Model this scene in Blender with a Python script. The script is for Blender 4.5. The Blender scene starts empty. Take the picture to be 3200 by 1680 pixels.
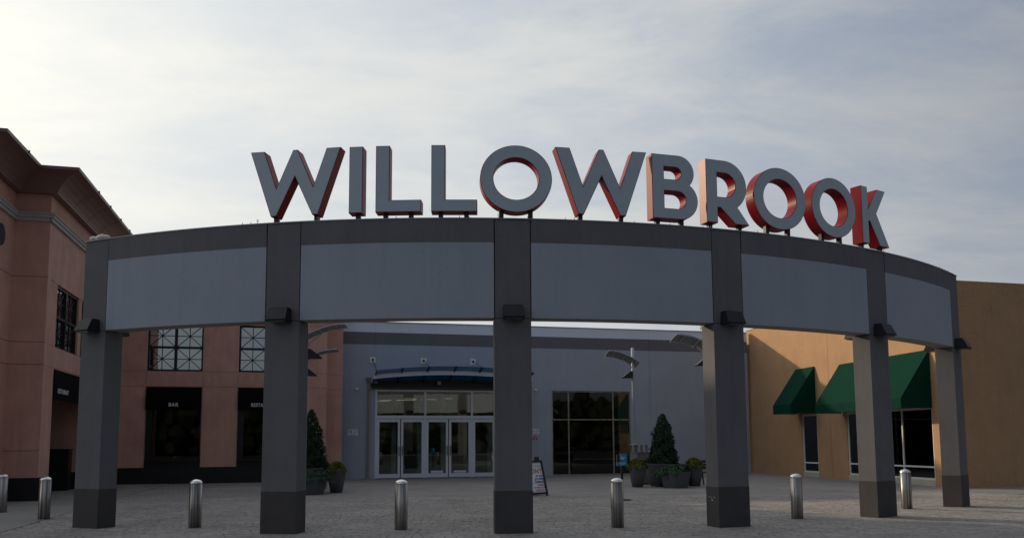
import bpy, math, random
from mathutils import Vector, Matrix
from mathutils.geometry import tessellate_polygon

random.seed(7)
C = bpy.context.scene.collection
SC = bpy.context.scene
PI = math.pi
R = math.radians

# ------------------------------------------------------------------ camera
cam_d = bpy.data.cameras.new('camera')
cam = bpy.data.objects.new('camera', cam_d)
C.objects.link(cam)
cam_d.sensor_width = 36.0
cam_d.lens = 29.23
cam_d.shift_y = 0.08795
cam_d.clip_start = 0.1
cam_d.clip_end = 2000.0
cam.matrix_world = Matrix.Translation((0, 0, 1.6)) @ Matrix.Rotation(R(90 + 5.702), 4, 'X') @ Matrix.Rotation(-0.00595, 4, 'Z')
SC.camera = cam

# ------------------------------------------------------------------ sun and sky
SUN_AZ = Vector((-0.839, 0.545))          # ground direction towards the sun
SUN_EL = R(18.6)
sun_vec = Vector((SUN_AZ.x * math.cos(SUN_EL), SUN_AZ.y * math.cos(SUN_EL), math.sin(SUN_EL)))
sun_d = bpy.data.lights.new('sun', 'SUN')
sun_d.energy = 2.0
sun_d.angle = R(1.2)
sun_d.color = (1.0, 0.80, 0.56)
sun = bpy.data.objects.new('sun', sun_d)
C.objects.link(sun)
sun.rotation_euler = sun_vec.to_track_quat('Z', 'Y').to_euler()
sun.location = (-60, 40, 40)

world = bpy.data.worlds.new('World')
SC.world = world
world.use_nodes = True
wt = world.node_tree
wt.nodes.clear()


def wn(t, **kw):
    n = wt.nodes.new(t)
    for k, v in kw.items():
        setattr(n, k, v)
    return n


def wl(a, b):
    wt.links.new(a, b)


def wmath(op, a, b=None, clamp=False):
    n = wn('ShaderNodeMath', operation=op, use_clamp=clamp)
    for i, v in enumerate((a, b)):
        if v is None:
            continue
        if isinstance(v, (int, float)):
            n.inputs[i].default_value = v
        else:
            wl(v, n.inputs[i])
    return n.outputs[0]


def wramp(fac, stops, interp='EASE'):
    n = wn('ShaderNodeValToRGB')
    n.color_ramp.interpolation = interp
    cr = n.color_ramp
    while len(cr.elements) < len(stops):
        cr.elements.new(0.5)
    for e, (p, c) in zip(cr.elements, stops):
        e.position = p
        e.color = (c[0], c[1], c[2], 1)
    wl(fac, n.inputs[0])
    return n.outputs[0]


def wmix(fac, a, b, blend='MIX'):
    n = wn('ShaderNodeMix', data_type='RGBA', blend_type=blend)
    if isinstance(fac, (int, float)):
        n.inputs[0].default_value = fac
    else:
        wl(fac, n.inputs[0])
    for i, v in ((6, a), (7, b)):
        if isinstance(v, tuple):
            n.inputs[i].default_value = (*v, 1)
        else:
            wl(v, n.inputs[i])
    return n.outputs[2]


tc = wn('ShaderNodeTexCoord')
sky = wn('ShaderNodeTexSky', sky_type='NISHITA')
sky.sun_disc = False
sky.sun_elevation = SUN_EL
sky.sun_rotation = math.atan2(SUN_AZ.x, SUN_AZ.y)
sky.altitude = 50
sky.air_density = 1.2
sky.dust_density = 2.5
dirn = tc.outputs['Generated']
sep = wn('ShaderNodeSeparateXYZ')
wl(dirn, sep.inputs[0])
dot = wn('ShaderNodeVectorMath', operation='DOT_PRODUCT')
wl(dirn, dot.inputs[0])
dot.inputs[1].default_value = sun_vec
t = wmath('MULTIPLY_ADD', dot.outputs['Value'], 0.5)
wt.nodes[-1].inputs[2].default_value = 0.5
# thin overcast: cream near the sun, lavender grey away from it
K = 10.0      # the background strength below is 0.1


def k(c):
    return tuple(v * 1.0 for v in c)


veil = wramp(t, [(0.0, k((0.115, 0.125, 0.146))), (0.30, k((0.142, 0.155, 0.182))), (0.50, k((0.182, 0.201, 0.240))),
                 (0.62, k((0.280, 0.300, 0.330))), (0.76, k((0.440, 0.458, 0.466))), (0.88, k((0.540, 0.552, 0.548))), (0.95, k((0.685, 0.685, 0.640))),
                 (1.0, k((0.80, 0.79, 0.66)))], 'LINEAR')
# pale band low over the roofs, seen on the bright side
up = wmath('MAXIMUM', sep.outputs['Z'], 0.0)
lowf = wmath('SUBTRACT', 1.0, wmath('MULTIPLY', up, 2.3), clamp=True)
low_t = wmath('MULTIPLY', lowf, wramp(t, [(0.2, (0, 0, 0)), (0.55, (0.55, 0.55, 0.55)), (0.9, (1, 1, 1))], 'LINEAR'))
veil2 = wmix(wmath('MULTIPLY', low_t, 0.62), veil, (0.535, 0.530, 0.510))
# streaky clouds laid out on a flat layer overhead
den = wmath('ADD', up, 0.22)
comb = wn('ShaderNodeCombineXYZ')
wl(wmath('DIVIDE', sep.outputs['X'], den), comb.inputs[0])
wl(wmath('DIVIDE', sep.outputs['Y'], den), comb.inputs[1])
mp = wn('ShaderNodeMapping')
mp.inputs['Rotation'].default_value = (0, 0, R(-32))
mp.inputs['Scale'].default_value = (0.8, 1.55, 1)
mp.inputs['Location'].default_value = (0.6, 0.25, 0)
wl(comb.outputs[0], mp.inputs[0])
nz = wn('ShaderNodeTexNoise')
nz.inputs['Scale'].default_value = 2.0
nz.inputs['Detail'].default_value = 9
nz.inputs['Roughness'].default_value = 0.63
nz.inputs['Distortion'].default_value = 0.35
wl(mp.outputs[0], nz.inputs['Vector'])
cl = wramp(nz.outputs['Fac'], [(0.32, (0, 0, 0)), (0.70, (1, 1, 1))], 'EASE')
blue = wmix(1.0, veil2, (0.76, 0.82, 0.93), 'MULTIPLY')
pale = wmix(1.0, veil2, (1.17, 1.13, 1.06), 'MULTIPLY')
calm = wmath('MULTIPLY', lowf, 0.6)
cl = wmix(calm, cl, (0.5, 0.5, 0.5))
cloudy = wmix(wramp(t, [(0.70, (0, 0, 0)), (0.93, (0.5, 0.5, 0.5))], 'LINEAR'), wmix(cl, blue, pale), veil2)
total = wmix(0.10, wmix(1.0, cloudy, (K, K, K), 'MULTIPLY'), sky.outputs[0])
bg = wn('ShaderNodeBackground')
bg.inputs['Strength'].default_value = 0.1
wl(total, bg.inputs[0])
wo = wn('ShaderNodeOutputWorld')
wl(bg.outputs[0], wo.inputs[0])

SC.view_settings.view_transform = 'Standard'
SC.view_settings.look = 'None'
SC.view_settings.exposure = 0.5
SC.view_settings.gamma = 1.0
SC.view_settings.use_curve_mapping = False
SC.cycles.max_bounces = 8
SC.cycles.use_denoising = True

# ------------------------------------------------------------------ materials
MATS = {}


def mat(name, col, rough=0.8, metal=0.0, var=0.12, vscale=1.2, bump=0.0, bscale=60.0, spec=0.4, coat=0.0,
        col2=None, streak=0.0, grain=0.0, gscale=150.0):
    """Principled material with a large soft colour variation, fine grain, optional vertical streaks and bump."""
    if name in MATS:
        return MATS[name]
    m = bpy.data.materials.new(name)
    m.use_nodes = True
    nt = m.node_tree
    b = nt.nodes['Principled BSDF']
    b.inputs['Roughness'].default_value = rough
    b.inputs['Metallic'].default_value = metal
    b.inputs['Specular IOR Level'].default_value = spec
    if coat:
        b.inputs['Coat Weight'].default_value = coat
        b.inputs['Coat Roughness'].default_value = 0.08
    g = nt.nodes.new('ShaderNodeTexCoord')
    vec = g.outputs['Object']
    n1 = nt.nodes.new('ShaderNodeTexNoise')
    n1.inputs['Scale'].default_value = vscale
    n1.inputs['Detail'].default_value = 6
    n1.inputs['Roughness'].default_value = 0.65
    nt.links.new(vec, n1.inputs['Vector'])
    mx = nt.nodes.new('ShaderNodeMix')
    mx.data_type = 'RGBA'
    c2 = col2 if col2 else tuple(max(0, c * (1 - var)) for c in col)
    c1 = col if col2 else tuple(min(1, c * (1 + var)) for c in col)
    mx.inputs[6].default_value = (*c1, 1)
    mx.inputs[7].default_value = (*c2, 1)
    rp = nt.nodes.new('ShaderNodeMapRange')
    rp.inputs[1].default_value = 0.3
    rp.inputs[2].default_value = 0.7
    nt.links.new(n1.outputs['Fac'], rp.inputs[0])
    nt.links.new(rp.outputs[0], mx.inputs[0])
    out = mx.outputs[2]
    if streak:
        mp_ = nt.nodes.new('ShaderNodeMapping')
        mp_.inputs['Scale'].default_value = (3.0, 3.0, 0.22)
        nt.links.new(vec, mp_.inputs[0])
        n3 = nt.nodes.new('ShaderNodeTexNoise')
        n3.inputs['Scale'].default_value = 1.6
        n3.inputs['Detail'].default_value = 7
        n3.inputs['Roughness'].default_value = 0.7
        nt.links.new(mp_.outputs[0], n3.inputs['Vector'])
        r3 = nt.nodes.new('ShaderNodeMapRange')
        r3.inputs[1].default_value = 0.45
        r3.inputs[2].default_value = 0.75
        r3.inputs[3].default_value = 1.0
        r3.inputs[4].default_value = 1.0 - streak
        nt.links.new(n3.outputs['Fac'], r3.inputs[0])
        m3 = nt.nodes.new('ShaderNodeMix')
        m3.data_type = 'RGBA'
        m3.blend_type = 'MULTIPLY'
        m3.inputs[0].default_value = 1
        nt.links.new(out, m3.inputs[6])
        nt.links.new(r3.outputs[0], m3.inputs[7])
        out = m3.outputs[2]
    if grain:
        n4 = nt.nodes.new('ShaderNodeTexNoise')
        n4.inputs['Scale'].default_value = gscale
        n4.inputs['Detail'].default_value = 3
        nt.links.new(vec, n4.inputs['Vector'])
        r4 = nt.nodes.new('ShaderNodeMapRange')
        r4.inputs[1].default_value = 0.3
        r4.inputs[2].default_value = 0.7
        r4.inputs[3].default_value = 1.0 - grain
        r4.inputs[4].default_value = 1.0 + grain
        nt.links.new(n4.outputs['Fac'], r4.inputs[0])
        m4 = nt.nodes.new('ShaderNodeMix')
        m4.data_type = 'RGBA'
        m4.blend_type = 'MULTIPLY'
        m4.inputs[0].default_value = 1
        nt.links.new(out, m4.inputs[6])
        nt.links.new(r4.outputs[0], m4.inputs[7])
        out = m4.outputs[2]
    nt.links.new(out, b.inputs['Base Color'])
    if bump:
        n2 = nt.nodes.new('ShaderNodeTexNoise')
        n2.inputs['Scale'].default_value = bscale
        n2.inputs['Detail'].default_value = 5
        nt.links.new(vec, n2.inputs['Vector'])
        bp = nt.nodes.new('ShaderNodeBump')
        bp.inputs['Strength'].default_value = bump
        bp.inputs['Distance'].default_value = 0.02
        nt.links.new(n2.outputs['Fac'], bp.inputs['Height'])
        nt.links.new(bp.outputs[0], b.inputs['Normal'])
    MATS[name] = m
    return m


def glass(name, tint=(0.5, 0.52, 0.5), refl=0.12, rough=0.02, dark=0.0, wav=0.0):
    """Window glass: see-through (or dark body when dark=1) with a glossy reflection that grows with the angle."""
    m = bpy.data.materials.new(name)
    m.use_nodes = True
    nt = m.node_tree
    nt.nodes.clear()
    o = nt.nodes.new('ShaderNodeOutputMaterial')
    gl = nt.nodes.new('ShaderNodeBsdfGlossy')
    gl.inputs['Roughness'].default_value = rough
    gl.inputs['Color'].default_value = (0.9, 0.95, 0.95, 1)
    if dark:
        bd = nt.nodes.new('ShaderNodeBsdfDiffuse')
        bd.inputs['Color'].default_value = (*tint, 1)
    else:
        bd = nt.nodes.new('ShaderNodeBsdfTransparent')
        bd.inputs['Color'].default_value = (*tint, 1)
    fr = nt.nodes.new('ShaderNodeLayerWeight')
    fr.inputs['Blend'].default_value = 0.25
    mr = nt.nodes.new('ShaderNodeMapRange')
    mr.inputs[3].default_value = refl
    mr.inputs[4].default_value = 1.0
    nt.links.new(fr.outputs['Fresnel'], mr.inputs[0])
    mx = nt.nodes.new('ShaderNodeMixShader')
    nt.links.new(mr.outputs[0], mx.inputs[0])
    nt.links.new(bd.outputs[0], mx.inputs[1])
    nt.links.new(gl.outputs[0], mx.inputs[2])
    nt.links.new(mx.outputs[0], o.inputs[0])
    if wav:
        g = nt.nodes.new('ShaderNodeTexCoord')
        n2 = nt.nodes.new('ShaderNodeTexNoise')
        n2.inputs['Scale'].default_value = 1.5
        nt.links.new(g.outputs['Object'], n2.inputs['Vector'])
        bp = nt.nodes.new('ShaderNodeBump')
        bp.inputs['Strength'].default_value = wav
        bp.inputs['Distance'].default_value = 0.02
        nt.links.new(n2.outputs['Fac'], bp.inputs['Height'])
        nt.links.new(bp.outputs[0], gl.inputs['Normal'])
    return m


def emit(name, col, s):
    m = bpy.data.materials.new(name)
    m.use_nodes = True
    nt = m.node_tree
    b = nt.nodes['Principled BSDF']
    b.inputs['Emission Color'].default_value = (*col, 1)
    b.inputs['Emission Strength'].default_value = s
    return m


ARCH_DARK = mat('taupe_stucco', (0.143, 0.141, 0.151), 0.9, var=0.08, bump=0.35, bscale=90, streak=0.12, grain=0.10)
ARCH_BASE = mat('charcoal_stucco', (0.062, 0.058, 0.060), 0.85, var=0.15, bump=0.35, bscale=90, streak=0.1, grain=0.12)
ARCH_PANEL = mat('blue_grey_stucco', (0.338, 0.376, 0.438), 0.9, var=0.05, vscale=0.6, bump=0.4, bscale=90, streak=0.08, grain=0.10)
SOFFIT = mat('bounce_tinted_soffit_stucco', (0.30, 0.265, 0.235), 0.9, var=0.08, bump=0.3, bscale=90)
CAP = mat('flashing_metal', (0.22, 0.22, 0.24), 0.45, metal=0.5)
GREY_WALL = mat('grey_blue_stucco', (0.362, 0.402, 0.472), 0.92, var=0.07, vscale=0.5, bump=0.5, bscale=45, streak=0.08, grain=0.10)
GREY_BAND = mat('slate_stucco', (0.155, 0.155, 0.170), 0.92, var=0.08, vscale=0.5, bump=0.5, bscale=45, grain=0.10)
PINK = mat('terracotta_stucco', (0.605, 0.350, 0.272), 0.92, bump=0.35, bscale=70, vscale=0.9, var=0.14, streak=0.14, grain=0.10)
CORNICE = mat('grey_stone_trim', (0.42, 0.40, 0.375), 0.8, var=0.1, bump=0.2)
BLACKBASE = mat('black_granite', (0.012, 0.012, 0.014), 0.45, var=0.3, vscale=4)
EAVE = mat('brown_eave_metal', (0.24, 0.145, 0.12), 0.55, metal=0.2, var=0.10, vscale=0.7)
FASCIA = mat('brown_fascia', (0.17, 0.115, 0.11), 0.5, metal=0.3)
OCHRE = mat('ochre_stucco', (0.425, 0.258, 0.140), 0.95, bump=1.0, bscale=14, vscale=1.1, var=0.09, streak=0.10, grain=0.12, gscale=40)
CONC = mat('pale_concrete', (0.42, 0.40, 0.34), 0.9, bump=0.2)
FRAME_BLACK = mat('black_frame', (0.012, 0.012, 0.013), 0.4)
FRAME_SILVER = mat('anodised_frame', (0.70, 0.75, 0.82), 0.45, metal=0.1, var=0.04)
FRAME_DULL = mat('worn_bronze_frame', (0.27, 0.245, 0.20), 0.45, metal=0.5, var=0.5, vscale=6)
FRAME_WHITE = mat('white_frame', (0.66, 0.66, 0.64), 0.5, var=0.05)
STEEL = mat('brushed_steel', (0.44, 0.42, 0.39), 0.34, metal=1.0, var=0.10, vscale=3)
def brushed_reflections(m):
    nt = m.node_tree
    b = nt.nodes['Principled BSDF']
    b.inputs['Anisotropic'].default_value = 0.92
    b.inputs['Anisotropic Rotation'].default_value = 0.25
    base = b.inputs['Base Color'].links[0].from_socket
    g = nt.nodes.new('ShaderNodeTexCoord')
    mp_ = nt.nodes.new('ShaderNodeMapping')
    mp_.inputs['Scale'].default_value = (22.0, 22.0, 0.12)  # vertical stripes: brush marks plus reflections put into the base colour
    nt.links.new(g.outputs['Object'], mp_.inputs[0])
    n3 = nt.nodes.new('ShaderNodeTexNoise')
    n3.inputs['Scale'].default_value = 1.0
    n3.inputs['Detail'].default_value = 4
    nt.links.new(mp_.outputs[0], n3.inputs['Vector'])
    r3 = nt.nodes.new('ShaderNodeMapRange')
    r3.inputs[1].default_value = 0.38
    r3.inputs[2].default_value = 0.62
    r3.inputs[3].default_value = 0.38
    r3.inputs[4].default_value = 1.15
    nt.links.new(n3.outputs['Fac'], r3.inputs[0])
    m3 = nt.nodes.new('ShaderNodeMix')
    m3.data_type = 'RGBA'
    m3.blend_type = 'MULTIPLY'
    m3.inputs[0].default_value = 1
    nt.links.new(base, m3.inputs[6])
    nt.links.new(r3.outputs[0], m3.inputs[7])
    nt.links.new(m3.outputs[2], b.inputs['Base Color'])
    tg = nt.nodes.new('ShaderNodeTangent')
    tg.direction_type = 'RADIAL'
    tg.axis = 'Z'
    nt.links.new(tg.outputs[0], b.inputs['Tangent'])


brushed_reflections(STEEL)
STEEL_CAP = mat('polished_steel', (0.72, 0.72, 0.72), 0.30, metal=1.0, var=0.05)
BLACKMETAL = mat('black_metal', (0.013, 0.013, 0.017), 0.5, var=0.2)
LAMPLENS = glass('lamp_lens', (0.06, 0.06, 0.06), 0.04, 0.2, dark=1)
LETTER_RED = mat('red_gloss_paint', (0.215, 0.006, 0.014), 0.38, var=0.08, spec=0.13)
LETTER_FACE = mat('grey_letter_face', (0.400, 0.468, 0.520), 0.35, var=0.05, vscale=1.5, spec=0.4)
POST = mat('post_metal', (0.035, 0.04, 0.04), 0.5, metal=0.4)
GREEN = mat('green_awning_fabric', (0.002, 0.036, 0.023), 0.95, var=0.12, vscale=1.0, bump=0.1, bscale=200, spec=0.1)
BLACKFAB = mat('black_awning_fabric', (0.004, 0.004, 0.005), 0.9, var=0.2, spec=0.1)
WHITEPAINT = mat('white_paint', (0.72, 0.74, 0.76), 0.6, var=0.03)
PLANTER = mat('grey_planter_clay', (0.085, 0.088, 0.095), 0.8, var=0.12, bump=0.15, bscale=50, grain=0.1)
SOIL = mat('dark_soil', (0.02, 0.016, 0.012), 0.95, bump=0.5)
GALV = mat('galvanised_pole', (0.40, 0.425, 0.46), 0.55, metal=0.1, var=0.06)
WINGM = mat('grey_wing_panel', (0.27, 0.29, 0.30), 0.5, metal=0.2, var=0.08)
BLUEGLASS = glass('blue_canopy_glass', (0.025, 0.18, 0.42), 0.06, 0.05, dark=1)
TAN = mat('tan_downspout', (0.27, 0.215, 0.165), 0.55, var=0.12)
BINM = mat('brown_bin', (0.165, 0.15, 0.15), 0.7, var=0.15)
BLUESIGN = mat('blue_sign', (0.025, 0.20, 0.42), 0.5, var=0.03)
REDSIGN = mat('red_sign', (0.45, 0.03, 0.03), 0.5, var=0.03)
REDINK = mat('red_ink', (0.42, 0.05, 0.06), 0.6, var=0.02)
BLUEINK = mat('blue_ink', (0.03, 0.06, 0.25), 0.6, var=0.02)
GREYINK = mat('grey_ink', (0.25, 0.26, 0.28), 0.6, var=0.02)
PALESTONE = mat('pale_stone', (0.78, 0.72, 0.62), 0.9, var=0.2, vscale=8, bump=0.4)
GLASS_UP = glass('sky_reflecting_glass', (0.010, 0.011, 0.012), 0.5, 0.015, dark=1, wav=0.05)
GLASS_SIDE = glass('dim_window_glass', (0.008, 0.010, 0.011), 0.10, 0.02, dark=1, wav=0.05)
GLASS_DARK = glass('tinted_shop_glass', (0.08, 0.09, 0.08), 0.03, 0.015, wav=0.03)
GLASS_STORE = glass('store_window_glass', (0.10, 0.11, 0.10), 0.055, 0.015, wav=0.03)
GLASS_TRANSOM = glass('transom_glass', (0.42, 0.44, 0.42), 0.10, 0.012, wav=0.04)
GLASS_DOOR = glass('clear_door_glass', (0.66, 0.72, 0.69), 0.06, 0.012, wav=0.02)
INT_WALL = mat('inner_wall', (0.30, 0.26, 0.20), 0.8)
INT_PALE = mat('inner_pale_green', (0.55, 0.63, 0.58), 0.7)
INT_FLOOR = mat('inner_floor', (0.10, 0.09, 0.08), 0.3)
TUBE = emit('lit_tube', (1.0, 0.93, 0.72), 0.55)
ASPHALT = mat('asphalt', (0.05, 0.05, 0.052), 0.95, bump=0.5, bscale=120, var=0.15)


def leafmat(name, c1, c2):
    m = mat(name, c1, 0.75, col2=c2, vscale=7, spec=0.15)
    return m


CONIFER = leafmat('dark_conifer_needles', (0.030, 0.060, 0.030), (0.012, 0.026, 0.016))
GOLD = leafmat('golden_foliage', (0.155, 0.150, 0.020), (0.085, 0.100, 0.020))
TRAIL = leafmat('blue_green_foliage', (0.060, 0.125, 0.065), (0.030, 0.070, 0.040))
WOODS = leafmat('far_tree_foliage', (0.055, 0.065, 0.042), (0.022, 0.028, 0.018))


def paving_material():
    m = bpy.data.materials.new('block_paving')
    m.use_nodes = True
    nt = m.node_tree
    b = nt.nodes['Principled BSDF']
    b.inputs['Roughness'].default_value = 0.88
    b.inputs['Specular IOR Level'].default_value = 0.3
    g = nt.nodes.new('ShaderNodeTexCoord')
    mp_ = nt.nodes.new('ShaderNodeMapping')
    mp_.inputs['Rotation'].default_value = (0, 0, R(14.3))
    nt.links.new(g.outputs['Object'], mp_.inputs[0])
    br = nt.nodes.new('ShaderNodeTexBrick')
    br.inputs['Scale'].default_value = 1.0
    br.inputs['Brick Width'].default_value = 0.2
    br.inputs['Row Height'].default_value = 0.135
    br.inputs['Mortar Size'].default_value = 0.006
    br.inputs['Mortar Smooth'].default_value = 0.3
    br.inputs['Color1'].default_value = (0.300, 0.280, 0.265, 1)
    br.inputs['Color2'].default_value = (0.260, 0.246, 0.237, 1)
    br.inputs['Mortar'].default_value = (0.10, 0.095, 0.09, 1)
    nt.links.new(mp_.outputs[0], br.inputs['Vector'])
    n = nt.nodes.new('ShaderNodeTexNoise')
    n.inputs['Scale'].default_value = 0.5
    n.inputs['Detail'].default_value = 8
    n.inputs['Roughness'].default_value = 0.7
    nt.links.new(g.outputs['Object'], n.inputs['Vector'])
    r_ = nt.nodes.new('ShaderNodeMapRange')
    r_.inputs[1].default_value = 0.3
    r_.inputs[2].default_value = 0.7
    r_.inputs[3].default_value = 0.78
    r_.inputs[4].default_value = 1.15
    nt.links.new(n.outputs['Fac'], r_.inputs[0])
    mx = nt.nodes.new('ShaderNodeMix')
    mx.data_type = 'RGBA'
    mx.blend_type = 'MULTIPLY'
    mx.inputs[0].default_value = 1
    nt.links.new(br.outputs['Color'], mx.inputs[6])
    nt.links.new(r_.outputs[0], mx.inputs[7])
    nt.links.new(mx.outputs[2], b.inputs['Base Color'])
    bp = nt.nodes.new('ShaderNodeBump')
    bp.inputs['Strength'].default_value = 0.6
    bp.inputs['Distance'].default_value = 0.01
    nt.links.new(br.outputs['Color'], bp.inputs['Height'])
    nt.links.new(bp.outputs[0], b.inputs['Normal'])
    return m


def paver_material():
    """Colour of the modelled blocks: each block has its own tone, plus stains."""
    m = bpy.data.materials.new('paver_block')
    m.use_nodes = True
    nt = m.node_tree
    b = nt.nodes['Principled BSDF']
    b.inputs['Roughness'].default_value = 0.88
    b.inputs['Specular IOR Level'].default_value = 0.3
    at = nt.nodes.new('ShaderNodeAttribute')
    at.attribute_name = 'tone'
    g = nt.nodes.new('ShaderNodeTexCoord')
    n = nt.nodes.new('ShaderNodeTexNoise')
    n.inputs['Scale'].default_value = 0.5
    n.inputs['Detail'].default_value = 8
    n.inputs['Roughness'].default_value = 0.7
    nt.links.new(g.outputs['Object'], n.inputs['Vector'])
    r_ = nt.nodes.new('ShaderNodeMapRange')
    r_.inputs[1].default_value = 0.3
    r_.inputs[2].default_value = 0.7
    r_.inputs[3].default_value = 0.72
    r_.inputs[4].default_value = 1.18
    nt.links.new(n.outputs['Fac'], r_.inputs[0])
    vo = nt.nodes.new('ShaderNodeTexVoronoi')
    vo.inputs['Scale'].default_value = 1.7
    nt.links.new(g.outputs['Object'], vo.inputs['Vector'])
    vr = nt.nodes.new('ShaderNodeMapRange')
    vr.inputs[1].default_value = 0.035
    vr.inputs[2].default_value = 0.05
    vr.inputs[3].default_value = 0.62
    vr.inputs[4].default_value = 1.0
    nt.links.new(vo.outputs['Distance'], vr.inputs[0])
    mg = nt.nodes.new('ShaderNodeMath')
    mg.operation = 'MULTIPLY'
    nt.links.new(r_.outputs[0], mg.inputs[0])
    nt.links.new(vr.outputs[0], mg.inputs[1])
    ra = nt.nodes.new('ShaderNodeValToRGB')
    ra.color_ramp.elements[0].color = (0.262, 0.246, 0.236, 1)
    ra.color_ramp.elements[1].color = (0.342, 0.315, 0.296, 1)
    nt.links.new(at.outputs['Fac'], ra.inputs[0])
    mx = nt.nodes.new('ShaderNodeMix')
    mx.data_type = 'RGBA'
    mx.blend_type = 'MULTIPLY'
    mx.inputs[0].default_value = 1
    nt.links.new(ra.outputs[0], mx.inputs[6])
    nt.links.new(mg.outputs[0], mx.inputs[7])
    nt.links.new(mx.outputs[2], b.inputs['Base Color'])
    n2 = nt.nodes.new('ShaderNodeTexNoise')
    n2.inputs['Scale'].default_value = 130
    nt.links.new(g.outputs['Object'], n2.inputs['Vector'])
    bp = nt.nodes.new('ShaderNodeBump')
    bp.inputs['Strength'].default_value = 0.4
    bp.inputs['Distance'].default_value = 0.004
    nt.links.new(n2.outputs['Fac'], bp.inputs['Height'])
    nt.links.new(bp.outputs[0], b.inputs['Normal'])
    return m


PAVING = paving_material()
PAVER = paver_material()
BED = mat('sand_bed', (0.035, 0.033, 0.03), 0.95, bump=0.5, bscale=150)
SIDEWALK = mat('old_concrete', (0.245, 0.238, 0.220), 0.9, var=0.14, vscale=0.7, bump=0.35, bscale=60, grain=0.1)


# ------------------------------------------------------------------ mesh helpers
class MB:
    """Collects faces, then links them as one mesh object."""

    def __init__(self):
        self.v = []
        self.f = []
        self.smooth = []

    def quad(self, a, b, c, d, s=False):
        i = len(self.v)
        self.v += [tuple(a), tuple(b), tuple(c), tuple(d)]
        self.f.append((i, i + 1, i + 2, i + 3))
        self.smooth.append(s)

    def poly(self, pts, s=False):
        i = len(self.v)
        self.v += [tuple(p) for p in pts]
        self.f.append(tuple(range(i, i + len(pts))))
        self.smooth.append(s)

    def box(self, x0, x1, y0, y1, z0, z1, fn=None):
        p = [(x, y, z) for x in (x0, x1) for y in (y0, y1) for z in (z0, z1)]
        if fn:
            p = [fn(*q) for q in p]
        i = len(self.v)
        self.v += [tuple(q) for q in p]
        for f in ((0, 1, 3, 2), (4, 6, 7, 5), (0, 4, 5, 1), (2, 3, 7, 6), (0, 2, 6, 4), (1, 5, 7, 3)):
            self.f.append(tuple(i + j for j in f))
            self.smooth.append(False)

    def hexa(self, bot, top):
        """Solid between two polygons with the same number of points."""
        n = len(bot)
        i = len(self.v)
        self.v += [tuple(p) for p in bot] + [tuple(p) for p in top]
        for j in range(n):
            j2 = (j + 1) % n
            self.f.append((i + j, i + j2, i + n + j2, i + n + j))
            self.smooth.append(False)
        self.f.append(tuple(i + j for j in reversed(range(n))))
        self.f.append(tuple(i + n + j for j in range(n)))
        self.smooth += [False, False]

    def bar(self, a, b, w, h=None):
        """Square bar from a to b."""
        h = w if h is None else h
        a = Vector(a)
        b = Vector(b)
        d = (b - a).normalized()
        u = d.cross(Vector((0, 0, 1)))
        if u.length < 1e-4:
            u = Vector((1, 0, 0))
        u.normalize()
        v = u.cross(d)
        q = [u * (sx * w / 2) + v * (sy * h / 2) for sx, sy in ((-1, -1), (1, -1), (1, 1), (-1, 1))]
        self.hexa([a + p for p in q], [b + p for p in q])

    def lathe(self, prof, n=24, c=(0, 0), s=True, a0=0.0):
        i = len(self.v)
        m = len(prof)
        for r, z in prof:
            for j in range(n):
                t_ = 2 * PI * j / n + a0
                self.v.append((c[0] + r * math.cos(t_), c[1] + r * math.sin(t_), z))
        for kk in range(m - 1):
            for j in range(n):
                j2 = (j + 1) % n
                self.f.append((i + kk * n + j, i + kk * n + j2, i + (kk + 1) * n + j2, i + (kk + 1) * n + j))
                self.smooth.append(s)
        self.f.append(tuple(i + j for j in reversed(range(n))))
        self.f.append(tuple(i + (m - 1) * n + j for j in range(n)))
        self.smooth += [False, False]

    def build(self, name, material, parent=None, recalc=True, loc=None):
        me = bpy.data.meshes.new(name)
        me.from_pydata(self.v, [], self.f)
        me.materials.append(material)
        for p, s in zip(me.polygons, self.smooth):
            p.use_smooth = s
        if recalc:
            import bmesh
            bm = bmesh.new()
            bm.from_mesh(me)
            bmesh.ops.remove_doubles(bm, verts=bm.verts, dist=1e-5)
            bmesh.ops.recalc_face_normals(bm, faces=bm.faces)
            bm.to_mesh(me)
            bm.free()
        me.update()
        o = bpy.data.objects.new(name, me)
        C.objects.link(o)
        if parent is not None:
            o.parent = parent
        if loc is not None:
            o.location = loc
        return o


def tag(o, label=None, cat=None, group=None, kind=None):
    if label:
        o['label'] = label
    if cat:
        o['category'] = cat
    if group:
        o['group'] = group
    if kind:
        o['kind'] = kind
    return o


def thing(name, label, cat, loc=(0, 0, 0), rz=0.0, group=None):
    o = bpy.data.objects.new(name, None)
    o.empty_display_size = 0.3
    C.objects.link(o)
    o.location = loc
    o.rotation_euler = (0, 0, rz)
    return tag(o, label, cat, group)


def dup(o, loc, rz, label, scale=None):
    r = o.copy()
    C.objects.link(r)
    r.location = loc
    r.rotation_euler = (0, 0, rz)
    if scale:
        r.scale = scale
    r['label'] = label
    for ch in list(o.children):
        c = ch.copy()
        C.objects.link(c)
        c.parent = r
        for g in list(ch.children):
            d = g.copy()
            C.objects.link(d)
            d.parent = c
    return r


def box(name, material, parent, *b):
    m = MB()
    m.box(*b)
    return m.build(name, material, parent)


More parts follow.
